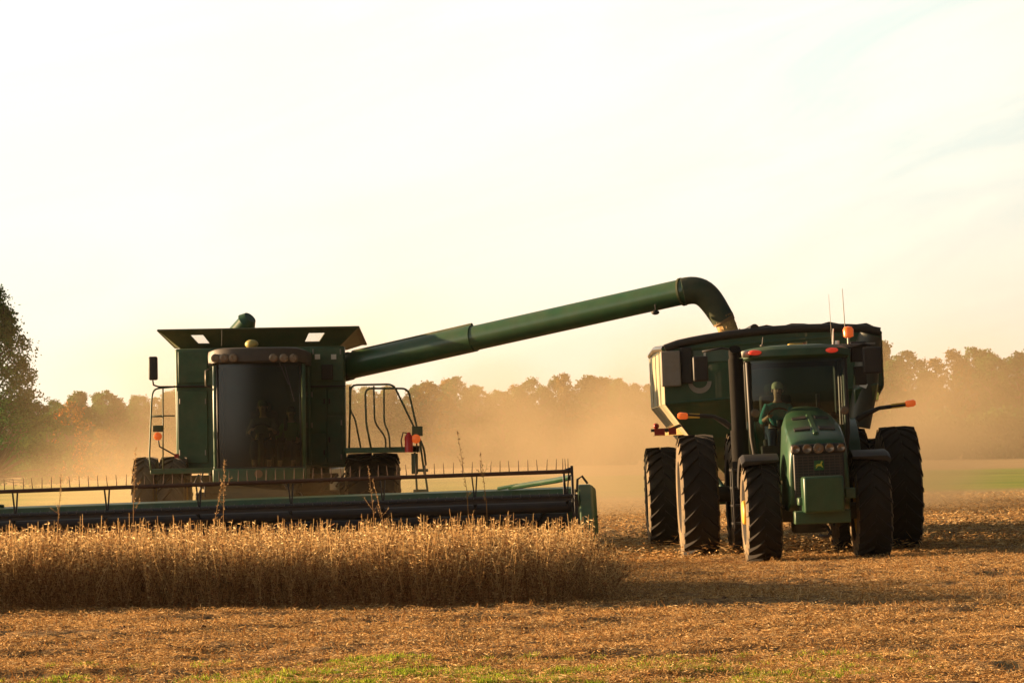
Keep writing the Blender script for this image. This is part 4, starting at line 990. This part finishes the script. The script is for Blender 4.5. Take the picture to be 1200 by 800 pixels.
# rear fenders
for s in (-1, 1):
    fd = MB(); secs = []
    for i in range(10):
        a = R(8 + i * 17); r_ = 1.13; secs.append([(s * .56, 3.05 - r_ * math.cos(a), 1.0 + r_ * math.sin(a)), (s * .95, 3.05 - r_ * math.cos(a), 1.0 + r_ * math.sin(a)), (s * .95, 3.05 - (r_ + .03) * math.cos(a), 1.0 + (r_ + .03) * math.sin(a)), (s * .56, 3.05 - (r_ + .03) * math.cos(a), 1.0 + (r_ + .03) * math.sin(a))])
    fd.loft(secs); fd.build('rear_fender', GREEN, K, smooth='auto', bevel=.01)
# cab
cy0, cy1 = 1.55, 3.1
cz0, cz1 = 1.35, T(935, 419, cy0).z
cxl, cxr = T(878, 470, cy0).x, T(993, 470, cy0).x
ccx = (cxl + cxr) / 2; chw = (cxr - cxl) / 2
cf = MB()
for s in (-1, 1):
    cf.tube([(ccx + s * (chw - .10), cy0 + .12, cz0), (ccx + s * (chw - .02), cy0, cz0 + .55), (ccx + s * (chw - .01), cy0 + .10, cz1 + .02)], .045, 8)
    cf.tube([(ccx + s * chw, cy1 - .5, cz0), (ccx + s * chw, cy1 - .5, cz1)], .035, 8)
    cf.tube([(ccx + s * chw, cy1, cz0), (ccx + s * (chw), cy1, cz1)], .05, 8)
    cf.box((ccx + s * chw, (cy0 + cy1) / 2, cz0), (.08, cy1 - cy0 - .1, .10)); cf.box((ccx + s * chw, (cy0 + cy1) / 2, cz1), (.08, cy1 - cy0 - .1, .08))
cf.box((ccx, cy1, cz0 + .45), (2 * chw, .06, .9)); cf.box((ccx, cy0 + .22, cz0 + .15), (2 * chw - .35, .2, .5)); cf.box((ccx, cy1, cz1 - .04), (2 * chw, .06, .16))
cabt = cf.build('cab_frame', BLACK, K, bevel=.01)
wsm = MB(); secs = []
for t in (0, .3, .65, 1):
    hw = (chw - .14) + .10 * min(1, t * 1.6); y_ = cy0 + .10 - .12 * math.sin(t * 2.6); z_ = cz0 + .1 + (cz1 - cz0 - .1) * t
    secs.append([(ccx - hw + 2 * hw * i / 10, y_ - .10 * (1 - (2 * i / 10 - 1) ** 2), z_) for i in range(11)])
wsm.loft(secs, cap=False, closed=False); wsm.build('windshield', GLASS, cabt, smooth=True)
for s in (-1, 1): MB().box((ccx + s * (chw + .002), (cy0 + cy1) / 2, (cz0 + cz1) / 2 + .1), (.012, cy1 - cy0 - .2, cz1 - cz0 - .25)).build('door_window', GLASS, cabt)
MB().box((ccx, cy1 + .01, (cz0 + cz1) / 2 + .42), (2 * chw - .12, .012, cz1 - cz0 - .95)).build('rear_window', GLASS, cabt)
rf = MB()
def rs(z, g, dy=0):
    hw = chw + .07 - g; out = []
    for i in range(13):
        u = i / 12 * 2 - 1; out.append((ccx + hw * u, cy0 - .22 + dy + .20 * u ** 4 + .05 * u * u, z - .03 * u ** 6))
    return closed(out, cy1 + .18 - dy)
rf.loft([rs(cz1, .04, .05), rs(cz1 + .04, 0, .0), rs(cz1 + .14, .0, .02), rs(cz1 + .19, .06, .1), rs(cz1 + .21, .25, .3)]); rto = rf.build('cab_roof', GREEN_D, K, smooth='auto')
for s, px_, py_ in ((-1, 885, 413), (1, 975, 410)):
    q = T(px_, py_, cy0 - .22); o = MB().sphere((q.x, q.y + .06, q.z), (.105, .05, .042), 18, 10).build('roof_marker_lamp', REDLAMP, rto, smooth=True)
q = T(871.5, 415, cy0 - .05); MB().sphere((q.x + .02, q.y, q.z + .0), (.09, .08, .055), 16, 10).build('roof_side_lamp', CREAM, rto, smooth=True)
q = T(932, 405, cy0 + .3); g_ = MB().box((q.x, q.y, q.z + .01), (.24, .28, .05)); g_.build('satellite_receiver', REFL_Y, rto, bevel=.02)
mt_ = MB(); q0 = T(893, 405, cy0 + .2); q1 = T(894, 395, cy0 + .2); mt_.tube([q0, q1], .008, 6); mt_.sphere(q0, (.035, .035, .02), 10, 6); mt_.build('antenna', STEEL, rto)
mt_ = MB(); mt_.tube([T(976, 405, cy0 + .3), T(976.5, 385, cy0 + .3)], [.018, .010], 6); mt_.tube([T(981, 404, cy0 + .3), T(981, 399, cy0 + .3)], .035, 8); mt_.build('antenna', WHITE, rto)
MB().tube([T(991, 396, cy0 + .6), T(987, 338, cy0 + .6)], [.009, .005], 5).build('antenna', STEEL, rto)
MB().tube([T(975, 400, cy0 + .9), T(971, 345, cy0 + .9)], [.005, .003], 5).build('antenna', STEEL, rto)
q = T(994, 389, cy0 + .2); bo = MB().lathe([(-.09, .03), (-.07, .08), (.04, .085), (.08, .06), (.095, 0)], c=q, axis='Z', n=18).build('beacon', ORANGE, rto, smooth='auto')
bb = MB().tube([q - Vector((0, 0, .08)), q - Vector((0, 0, .24))], .022, 8); bb.tube([q - Vector((.3, 0, .20)), q - Vector((-.42, 0, .20))], .016, 8); bb.box(q - Vector((.05, 0, .22)), (.1, .08, .06)); bb.build('beacon_bracket', STEEL, bo)
# exhaust stack
q0 = T(868, 540, 1.25); q1 = T(862, 420, 1.25)
ex = MB(); ex.tube([q0, q0.lerp(q1, .3)], .138, 20); ex.tube([q0.lerp(q1, .3), q1], .118, 20); ex.tube([q1, T(861, 413, 1.25), T(861, 409, 1.2)], [.10, .10, .09], 16, cap=True); ex.build('exhaust_stack', mat('matt black exhaust', (.008, .008, .008), .85, spec=.15, dust=.03), K, smooth='auto')
# a-pillar work lamps
for px_, py_ in ((885, 484), (989.5, 480.5)):
    q = T(px_, py_, 1.4); o = MB().lathe([(.06, .03), (.02, .065), (-.03, .068), (-.035, .055), (-.025, 0)], c=q, axis='Y', n=18).build('work_lamp', LENS, K, smooth='auto')
# warning lamp arms
def arm(pts_, ly, par, redend, yel):
    q = [T(x, y, ly) for x, y in pts_]
    o = MB().tube(q, [.05 if i < 2 else .032 for i in range(len(q))], 8).build('extremity_arm', BLACK, par, smooth='auto')
    a_, b__ = [T(x, y, ly) for x, y in yel]; d = (b__ - a_); MB().box((a_ + b__) / 2, (d.length, .05, .075), (0, -math.atan2(d.z, d.x), 0)).build('reflector_strip', REFL_Y, o, bevel=.008)
    a_, b__ = [T(x, y, ly) for x, y in redend]; MB().tube([a_, a_.lerp(b__, .2), a_.lerp(b__, .8), b__], [.04, .055, .055, .03], 12).build('extremity_lamp', ORANGE if px_ else REDLAMP, o, smooth='auto')
arm([(1004, 492), (1012, 486), (1030, 478), (1062, 474)], 2.1, K, ((1061, 473.5), (1073, 471.5)), ((1044, 476), (1061, 473.8)))
arm([(856, 500), (848, 494), (836, 488), (806, 486)], 2.1, K, ((806, 487.3), (794, 487)), ((805, 487), (820, 487.2)))
# mirrors
def mirror(c, sz, armpts):
    o = MB().box(c, sz).build('mirror', BLACK, K, bevel=.03, seg=3); MB().box(Vector(c) + Vector((0, sz[1] / 2 + .004, 0)), (sz[0] * .85, .008, sz[2] * .85)).build('mirror_glass', MIRR, o)
    MB().tube(armpts, .018, 7).build('mirror_arm', BLACK, o, smooth=True)
mirror(T(1022, 422, 1.6), (.30, .10, .42), [T(1020, 405, 1.7), T(1012, 403, 1.7), T(990, 408, 1.7)])
mirror(T(821, 432, 1.6), (.24, .09, .40), [T(823, 412, 1.7), T(845, 408, 1.7), T(868, 411, 1.8)])
bx = MB(); bx.box(T(1006, 412, 1.9), (.26, .2, .32)); bx.box(T(1008, 440, 2.0), (.2, .12, .3)); bx.build('work_light_cluster', BLACK, K, bevel=.02)
# interior
zf = cz0 + .05; sx = ccx - .28
it = MB(); it.box((sx, 2.35, zf + .38), (.5, .5, .16)); it.box((sx, 2.64, zf + .78), (.5, .14, .75)); it.box((sx, 2.35, zf + .15), (.35, .4, .35)); it.build('seat', INTER2, cabt, bevel=.04)
it = MB(); it.box((sx + .42, 2.3, zf + .62), (.2, .6, .12)); it.box((sx + .65, 2.2, zf + 1.0), (.05, .22, .3)); it.tube([(sx + .6, 2.6, zf + .3), (sx + .65, 2.25, zf + .95)], .02, 6); it.build('armrest_console', INTER, cabt, bevel=.02)
it = MB(); it.tube([(sx, 1.75, zf), (sx, 1.88, zf + .75)], .055, 10); it.tube([(sx + .19 * math.cos(t), 1.88 + .10 * math.sin(t), zf + .78 + .16 * math.sin(t)) for t in [i * math.pi / 8 for i in range(17)]], .016, 8, cap=False); it.build('steering_column', INTER, cabt, smooth='auto')
MB().box((ccx, 2.3, cz0), (2 * chw - .1, 1.5, .05)).build('cab_floor', INTER, cabt)
pw = Matrix.Translation((TX, TY, 0)) @ Matrix.Rotation(-R(1.4), 4, 'Y') @ Vector((sx, 2.32, zf + .46))
person('seated person in teal shirt and pale cap behind the tractor windscreen', tuple(pw), 0, SHIRT_T, cap=mat('pale cap', (.45, .45, .30), .85))

# ================================================================== GRAIN CART
GX, GY = 4.62, 57.0
cart = empty('grain_cart', (GX, GY, 0), (0, -R(1.4), 0)); tag(cart, 'dark green grain cart with black arched tarp behind the tractor', 'grain cart')
GMi = (Matrix.Translation((GX, GY, 0)) @ Matrix.Rotation(-R(1.4), 4, 'Y')).inverted()
def G(px, py, ly): return GMi @ at(px, py, GY + ly)
yf_, yr_ = -1.1, 4.6
fl_t, fr_t = G(779, 410, yf_), G(1031, 390, yf_); fl_m, fr_m = G(779, 473, yf_), G(1031, 452, yf_)
ll = fl_t.x; rr = fr_t.x
hp = MB(); tk_ = .05
zrl, zrr = fl_t.z, fr_t.z; zml, zmr = fl_m.z, fr_m.z
zlow = 1.15
def ring(y, inset=0):
    return [(ll + inset, y, zrl), (ll + inset, y, zml), (ll + .55, y, 1.95), (-.75, y, zlow), (.75, y, zlow), (rr - .5, y, 1.95), (rr - inset, y, zmr), (rr - inset, y, zrr)]
fr_ring = [(ll, yf_, zrl), (ll, yf_, zml), (ll + .45, yf_ + .35, zml - .62), (-.8, yf_ + 1.3, zlow), (.8, yf_ + 1.3, zlow), (rr - .35, yf_ + .35, zmr - .62), (rr, yf_, zmr), (rr, yf_, zrr)]
re_ring = [(ll, yr_, zrl), (ll, yr_, zml), (ll + .45, yr_ - .35, zml - .62), (-.8, yr_ - 1.3, zlow), (.8, yr_ - 1.3, zlow), (rr - .35, yr_ - .35, zmr - .62), (rr, yr_, zmr), (rr, yr_, zrr)]
hp.loft([fr_ring, re_ring], cap=False, closed=False)
# front and rear walls
for rg_ in (fr_ring, re_ring): hp.add(rg_, [(0, 1, 6, 7), (1, 2, 5, 6), (2, 3, 4, 5)])
hop = hp.build('hopper', CARTG, cart)
sl2 = hop.modifiers.new('solid', 'SOLIDIFY'); sl2.thickness = .03; sl2.offset = 0
# rims and ribs
DUSTY_SUNLIT = mat('dusty sunlit side sheet', (0.05, 0.10, 0.05), 0.5, dust=0.95, dustcol=(0.50, 0.40, 0.25), scale=2.5)  # pale dust tone also puts the sunlit glare into the sheets' colour
for s_g, ringi in ((-1, (0, 1, 2)), (1, (7, 6, 5))):
    for ia, ib in ((ringi[0], ringi[1]), (ringi[1], ringi[2])):
        off = Vector((s_g * .022, 0, -.01 if ib == ringi[2] else 0)); A_, B_, C2, D2 = [Vector(v) for v in (fr_ring[ia], fr_ring[ib], re_ring[ib], re_ring[ia])]
        in1 = Vector((s_g * -.0, 0, 0)); q = MB(); q.hexa([A_ + off, B_ + off, C2 + off, D2 + off], [v + off + Vector((s_g * .012, 0, -.004)) for v in (A_, B_, C2, D2)]); q.build('side_sheet', DUSTY_SUNLIT, cart)
rb = MB(); rb.tube([fr_ring[0], fr_ring[7], re_ring[7], re_ring[0], fr_ring[0]], .045, 8)
for y_ in (0.3, 1.8, 3.3): rb.box((ll - .02, y_, (zrl + zml) / 2), (.05, .07, zrl - zml)); rb.box((rr + .02, y_, (zrr + zmr) / 2), (.05, .07, zrr - zmr))
rb.tube([fr_ring[1], fr_ring[6]], .03, 8); rb.tube([fr_ring[1], re_ring[1]], .03, 8); rb.build('hopper_rim', CARTG, cart, smooth='auto')
# front extension board and tarp arch
ex_ = MB(); 
NB = 16
def arch(u, y):  # u 0..1 across
    x = ll + (rr - ll) * u; zb_ = zrl + (zrr - zrl) * u; return (x, y, zb_ + .17 * max(0, math.sin(math.pi * u)) ** .6 + .02)
for i in range(NB):
    a, b_ = arch(i / NB, yf_), arch((i + 1) / NB, yf_); za = zrl + (zrr - zrl) * i / NB; zb_ = zrl + (zrr - zrl) * (i + 1) / NB
    ex_.hexa([(a[0], yf_ - .02, za), (b_[0], yf_ - .02, zb_), (b_[0], yf_ + .02, zb_), (a[0], yf_ + .02, za)], [(a[0], yf_ - .02, a[2] - .02), (b_[0], yf_ - .02, b_[2] - .02), (b_[0], yf_ + .02, b_[2] - .02), (a[0], yf_ + .02, a[2] - .02)])
ex_.build('front_board', CARTG, cart)
# rolled tarp bundle along the front bow and right rim, open top for the grain
tp = MB(); tp.tube([Vector(arch(i / NB, yf_ - .02)) for i in range(NB + 1)], .075, 10)
tp.tube([arch(0, yf_ + .02), (ll - .02, 2, zrl + .10), (ll, yr_, zrl + .06)], .06, 8); tpo = tp.build('tarp_bow', TARP, cart, smooth='auto')
t2 = MB(); n2 = 10
for i in range(n2):   # rolled back tarp covers the right part of the top
    pass
secs = []
for j, y_ in enumerate([yf_ + .05, .6, 1.8, 3.2, yr_]):
    secs.append([tuple(Vector(arch(.42 + .58 * i / 10, y_)) + Vector((0, 0, .03 + (.03 * math.sin(i * 2.3 + j)) + (.05 if j in (0,) else 0)))) for i in range(11)])
t2.loft(secs, cap=False, closed=False); o = t2.build('tarp', TARP, cart, smooth=True); q = o.modifiers.new('s', 'SOLIDIFY'); q.thickness = .02
MB().tube([Vector(arch(.42, yf_ - .05)) + Vector((0, 0, .06)), Vector(arch(.42, yr_)) + Vector((0, 0, .06))], .075, 10).build('tarp_roll', TARP, cart, smooth='auto')
for u in (.3, .45): 
    pass
# boxes, ladder, decals on the front wall
b_ = MB(); a = G(786, 432, yf_ - .12); b_.box(a, (.33, .22, .60)); b_.build('corner_box', mat('grey metal box', (.24, .22, .19), .5, dust=.3), cart, bevel=.02)
b_ = MB(); a = G(804, 428, yf_ - .06); b_.box(a, (.20, .10, .62)); b_.build('front_hose_holder', BLACK, cart, bevel=.02)
a = G(820, 447, yf_ - .03)
rl_ = MB(); n = 26
for i in range(n):
    t0, t1 = math.pi + math.pi * i / n, math.pi + math.pi * (i + 1) / n
    q = [(a.x + .20 * math.cos(t0), a.z + .20 * math.sin(t0)), (a.x + .20 * math.cos(t1), a.z + .20 * math.sin(t1)), (a.x + .13 * math.cos(t1), a.z + .11 * math.sin(t1)), (a.x + .13 * math.cos(t0), a.z + .11 * math.sin(t0))]
    rl_.hexa([(x, a.y, z) for x, z in q], [(x, a.y + .02, z) for x, z in q])
rl_.build('round_decal', mat('weathered decal', (.28, .27, .23), .6, dust=.4), cart)
MB().box(G(826, 420, yf_ - .06), (.035, .04, .26)).build('sight_strip', CREAM, cart)
pn = MB(); q0 = G(812, 411, yf_ - .035); q1 = G(855, 423, yf_ - .035); pn.box(((q0.x + q1.x) / 2, q0.y, (q0.z + q1.z) / 2), (abs(q1.x - q0.x), .03, abs(q1.z - q0.z))); pn.build('front_panel', mat('teal grey panel', (.05, .13, .10), .45, dust=.3), cart, bevel=.01)
# folded discharge auger along the right front corner
ag = MB(); ag.tube([G(1006, 500, yf_ - .35), G(1014, 455, yf_ - .35), G(1018, 400, yf_ - .3), G(1020, 393, yf_ - .3)], [.20, .21, .21, .2], 20); ag.build('discharge_auger', mat('dark auger steel', (.02, .035, .03), .4, dust=.2), cart, smooth='auto')
ab = MB(); ab.hexa([G(1002, 478, yf_ - .5), G(1024, 470, yf_ - .5), G(1030, 470, yf_), G(1002, 478, yf_)], [G(1000, 455, yf_ - .55), G(1029, 448, yf_ - .55), G(1031, 448, yf_), G(1000, 455, yf_)]); ab.build('auger_boot', CARTG, cart, bevel=.03)
MB().box(G(1012, 451, yf_ - .62), (.12, .02, .08), (0, R(25), 0)).build('warning_decal', WHITE, cart)
fr2 = MB(); fr2.tube([G(1003, 401, yf_ - .3), G(1022, 399, yf_ - .3), G(1023, 412, yf_ - .3)], .018, 6); fr2.build('bracket_frame', STEEL, cart)
# tail lamps bracket, image left lower
lb_ = MB(); a = G(780, 505, yf_ + .15); lb_.box(a + Vector((-.04, 0, .02)), (.42, .05, .05)); lb_.tube([a, G(800, 497, yf_ + .3)], .03, 6); lbo = lb_.build('lamp_bracket', BLACK, cart)
MB().box(G(773, 506, yf_ + .12), (.18, .03, .12)).build('red_reflector', RED, lbo); MB().box(G(788, 505, yf_ + .12), (.13, .03, .12)).build('red_reflector', RED, lbo)
disclamp(G(769, 499, yf_ + .12), .05, RED, lbo)
# chassis, axle, tongue, wheels
cz_ = MB(); cz_.box((0, 1.8, .95), (1.3, 3.6, .25)); cz_.tube([(-1.5, 1.9, .85), (1.5, 1.9, .85)], .12, 12); cz_.hexa([(-.12, -3.0, .48), (.12, -3.0, .48), (.5, .2, .8), (-.5, .2, .8)], [(-.12, -3.0, .68), (.12, -3.0, .68), (.5, .2, 1.1), (-.5, .2, 1.1)])
cz_.tube([G(834, 553, -.9), G(850, 575, -1.2)], .05, 8); cz_.build('chassis', CARTG, cart, bevel=.02)
jk = MB(); jk.tube([(-.55, -1.8, .1), (-.55, -1.8, 1.1)], .05, 10); jk.box((-.55, -1.8, .06), (.2, .2, .03)); jk.tube([(-.55, -1.8, .85), (-.15, -1.8, .8)], .04, 8); jk.build('parking_jack', GREY, cart)
wl = G(776, 580, 1.9).x
for s in (-1, 1): wheel(cart, s * abs(wl), 1.9, .90, .56, s, RUBBER, lugs=22, zc=.9, rimr=.46)
wsn = 0
# grain heap in the hopper and the falling grain
GRAIN = mat('soybean grain', (0.52, 0.33, 0.12), 0.7, var=.35, scale=50, bump=.8)
random.seed(4)
gh = MB(); gh.lathe([(0.85, 0), (.78, .25), (.55, .8), (.25, 1.3), (.1, 1.55)], c=((ll + 1.4) , 1.6, 1.9), axis='Z', n=30)
o = gh.build('grain_heap', GRAIN); o.parent = None
o.matrix_world = Matrix.Translation((GX, GY, 0)) @ Matrix.Rotation(-R(1.4), 4, 'Y'); tag(o, 'heap of tan soybeans filling the inside of the grain cart', 'grain', kind='stuff')
gs = MB(); p0 = at(849, 376, YA1); p1 = Vector((p0.x + .42, p0.y, 2.9))
for _ in range(1500):
    t = rnd(0, 1); c_ = p0.lerp(p1, t) + Vector((rnd(-1, 1) * .19, rnd(-1, 1) * .19, 0)); c_.x += .15 * t * (1 - t); gs.sphere(c_, rnd(.008, .014), 4, 3)
gs.tube([p0, p0.lerp(p1, .5), p1], [.185, .17, .16], 14)
tag(gs.build('falling_grain', GRAIN), 'stream of golden soybeans pouring from the auger spout into the cart', 'grain', kind='stuff')

# ================================================================== WEED STALKS
WEED = leafmat('dry weed', [(0, (.20, .11, .05)), (1, (.58, .42, .22))], trans=.35)
WEED_D = leafmat('dark weed', [(0, (.06, .04, .02)), (1, (.20, .13, .06))], trans=.3)
def weed(px, Yw, ytop, lean, mt, lb_, dens=70, wdt=.03, ybase=None):
    b0 = at(px, 640, Yw); tip = at(px + lean, ytop, Yw); base = Vector((b0.x, Yw, 0)); H = tip.z
    mb = MB(); mid = base.lerp(tip, .55) + Vector((-lean / FPX * Yw * .25, 0, 0)); mb.tube([base, mid, tip], [.006, .005, .002], 5)
    def on(t): return base * (1 - t) ** 2 + mid * 2 * t * (1 - t) + tip * t * t
    for i in range(dens):
        t = 1 - .45 * rnd(0, 1) ** 1.3; leaf(mb, on(t) + Vector((rnd(-1, 1), rnd(-1, 1), rnd(-1, 1))) * wdt * .4, rdir() + Vector((0, 0, .8)), rdir(), rnd(.02, .045), rnd(.01, .018))
    for k_ in range(3):
        t = rnd(.45, .8); p = on(t); a = rnd(0, 6.28); e = p + Vector((math.cos(a) * .12, math.sin(a) * .12, rnd(.08, .2))); mb.tube([p, e], [.003, .0015], 4)
        for i in range(int(dens * .2)): leaf(mb, p.lerp(e, rnd(.3, 1.1)), rdir() + Vector((0, 0, .5)), rdir(), rnd(.02, .04), rnd(.008, .014))
    mb.v = [tuple(Vector(v) - base) for v in mb.v]
    o = mb.build('weed_stalk', mt); o.location = base; tag(o, lb_, 'weed')
weed(66, 47, 556, 6, WEED, 'pale seeded weed stalk above the soybeans, farthest left', 60)
weed(155, 48, 526, 4, WEED, 'tall pale weed stalk in front of the dusty left combine wheels', 90, .04)
weed(261, 46, 540, 2, WEED, 'pale plume weed standing below the combine cab', 80, .035)
weed(246, 46, 566, 14, WEED, 'short drooping pale weed left of the plume weed below the cab', 50)
weed(455, 45, 562, -18, WEED, 'bent pale weed leaning left in front of the combine ladder wheel', 26)
weed(440, 47, 548, -8, WEED, 'thin pale weed leaning in front of the right combine tyre', 26)
weed(552, 50, 506, -16, WEED_D, 'thin dark seed stalk, taller of the two between ladder and reel end', 40, .02)
weed(573, 50, 531, -10, WEED_D, 'dark seed stalk, shorter of the two between ladder and reel end', 50, .025)

# ================================================================== HAZE AND DUST
def volume(name, mb, col, dens, label, aniso=.35, noise_=None):
    m, nt, b = new_mat(name); nt.nodes.remove(b); pv_ = nt.nodes.new('ShaderNodeVolumePrincipled')
    pv_.inputs['Color'].default_value = (*col, 1); pv_.inputs['Anisotropy'].default_value = aniso; pv_.inputs['Density'].default_value = dens
    nt.links.new(pv_.outputs[0], nt.nodes['Material Output'].inputs['Volume'])
    if noise_:
        L = nt.links.new; t_ = nt.nodes.new('ShaderNodeTexCoord'); n = nt.nodes.new('ShaderNodeTexNoise'); n.inputs['Scale'].default_value = noise_['scale']; n.inputs['Detail'].default_value = 3
        mp_ = nt.nodes.new('ShaderNodeMapping'); mp_.inputs['Scale'].default_value = (1, .5, 1.6); L(t_.outputs['Object'], mp_.inputs[0]); L(mp_.outputs[0], n.inputs['Vector'])
        r1 = nt.nodes.new('ShaderNodeMapRange'); r1.inputs[1].default_value = noise_.get('lo', .36); r1.inputs[2].default_value = noise_.get('hi', .7); r1.inputs[3].default_value = .12; r1.inputs[4].default_value = 1.8; L(n.outputs['Fac'], r1.inputs[0])
        s_ = nt.nodes.new('ShaderNodeSeparateXYZ'); L(t_.outputs['Object'], s_.inputs[0])
        def mrng(o_, a, b__, c, d):
            q = nt.nodes.new('ShaderNodeMapRange'); q.interpolation_type = 'SMOOTHSTEP'; q.inputs[1].default_value = a; q.inputs[2].default_value = b__; q.inputs[3].default_value = c; q.inputs[4].default_value = d; L(o_, q.inputs[0]); return q.outputs[0]
        def mul(a, b__):
            q = nt.nodes.new('ShaderNodeMath'); q.operation = 'MULTIPLY'; L(a, q.inputs[0])
            if isinstance(b__, float): q.inputs[1].default_value = b__
            else: L(b__, q.inputs[1])
            return q.outputs[0]
        hx_, hy_, hz_ = noise_['half']
        f = mul(r1.outputs[0], mrng(s_.outputs['Z'], noise_.get('z0', 0), hz_, 1, 0))
        f = mul(f, mrng(s_.outputs['X'], -hx_, -hx_ * .55, 0, 1)); f = mul(f, mrng(s_.outputs['X'], hx_ * .45, hx_, 1, 0))
        f = mul(f, mrng(s_.outputs['Y'], -hy_, -hy_ * .5, 0, 1)); f = mul(f, float(dens)); L(f, pv_.inputs['Density'])
    o = mb.build(name, m); tag(o, label, kind='stuff'); return o
hz = volume('haze', MB().box((0, 200, 7.2), (420, 440, 16.4)), (1.0, .86, .66), HAZE_DENS, 'thin golden evening haze over the field', .3)
d1 = volume('dust_cloud', MB().box((0, 0, 3.0), (32, 24, 8.2)), (1.0, .76, .46), .075, 'golden harvest dust billowing between the combine and the grain cart', .3, {'scale': .16, 'half': (16, 12, 7.0), 'lo': .455, 'hi': .61})
d1.location = (1.2, 92, 0)
d3 = volume('dust_cloud', MB().box((0, 0, .9), (30, 26, 3.8)), (1.0, .76, .45), .014, 'low golden dust hanging over the ground left of the combine', .3, {'scale': .2, 'half': (15, 13, 2.3), 'lo': .38, 'hi': .64})
d3.location = (-17, 110, 0)
d4 = volume('far_dust', MB().box((0, 0, 6.6), (108, 300, 15)), (1.0, .74, .44), .0008, 'fine tan dust hanging in the air before the far wood', .3)
d4.location = (46, 226, 0)
d2 = volume('wheel_dust', MB().box((0, 0, 1.1), (16, 6, 2.4)), (1.0, .74, .42), .030, 'dust stirred up round the combine wheels and behind its header', .3, {'scale': .5, 'half': (8, 3, 1.9)})
d2.location = (-5.2, 60.0, 0)
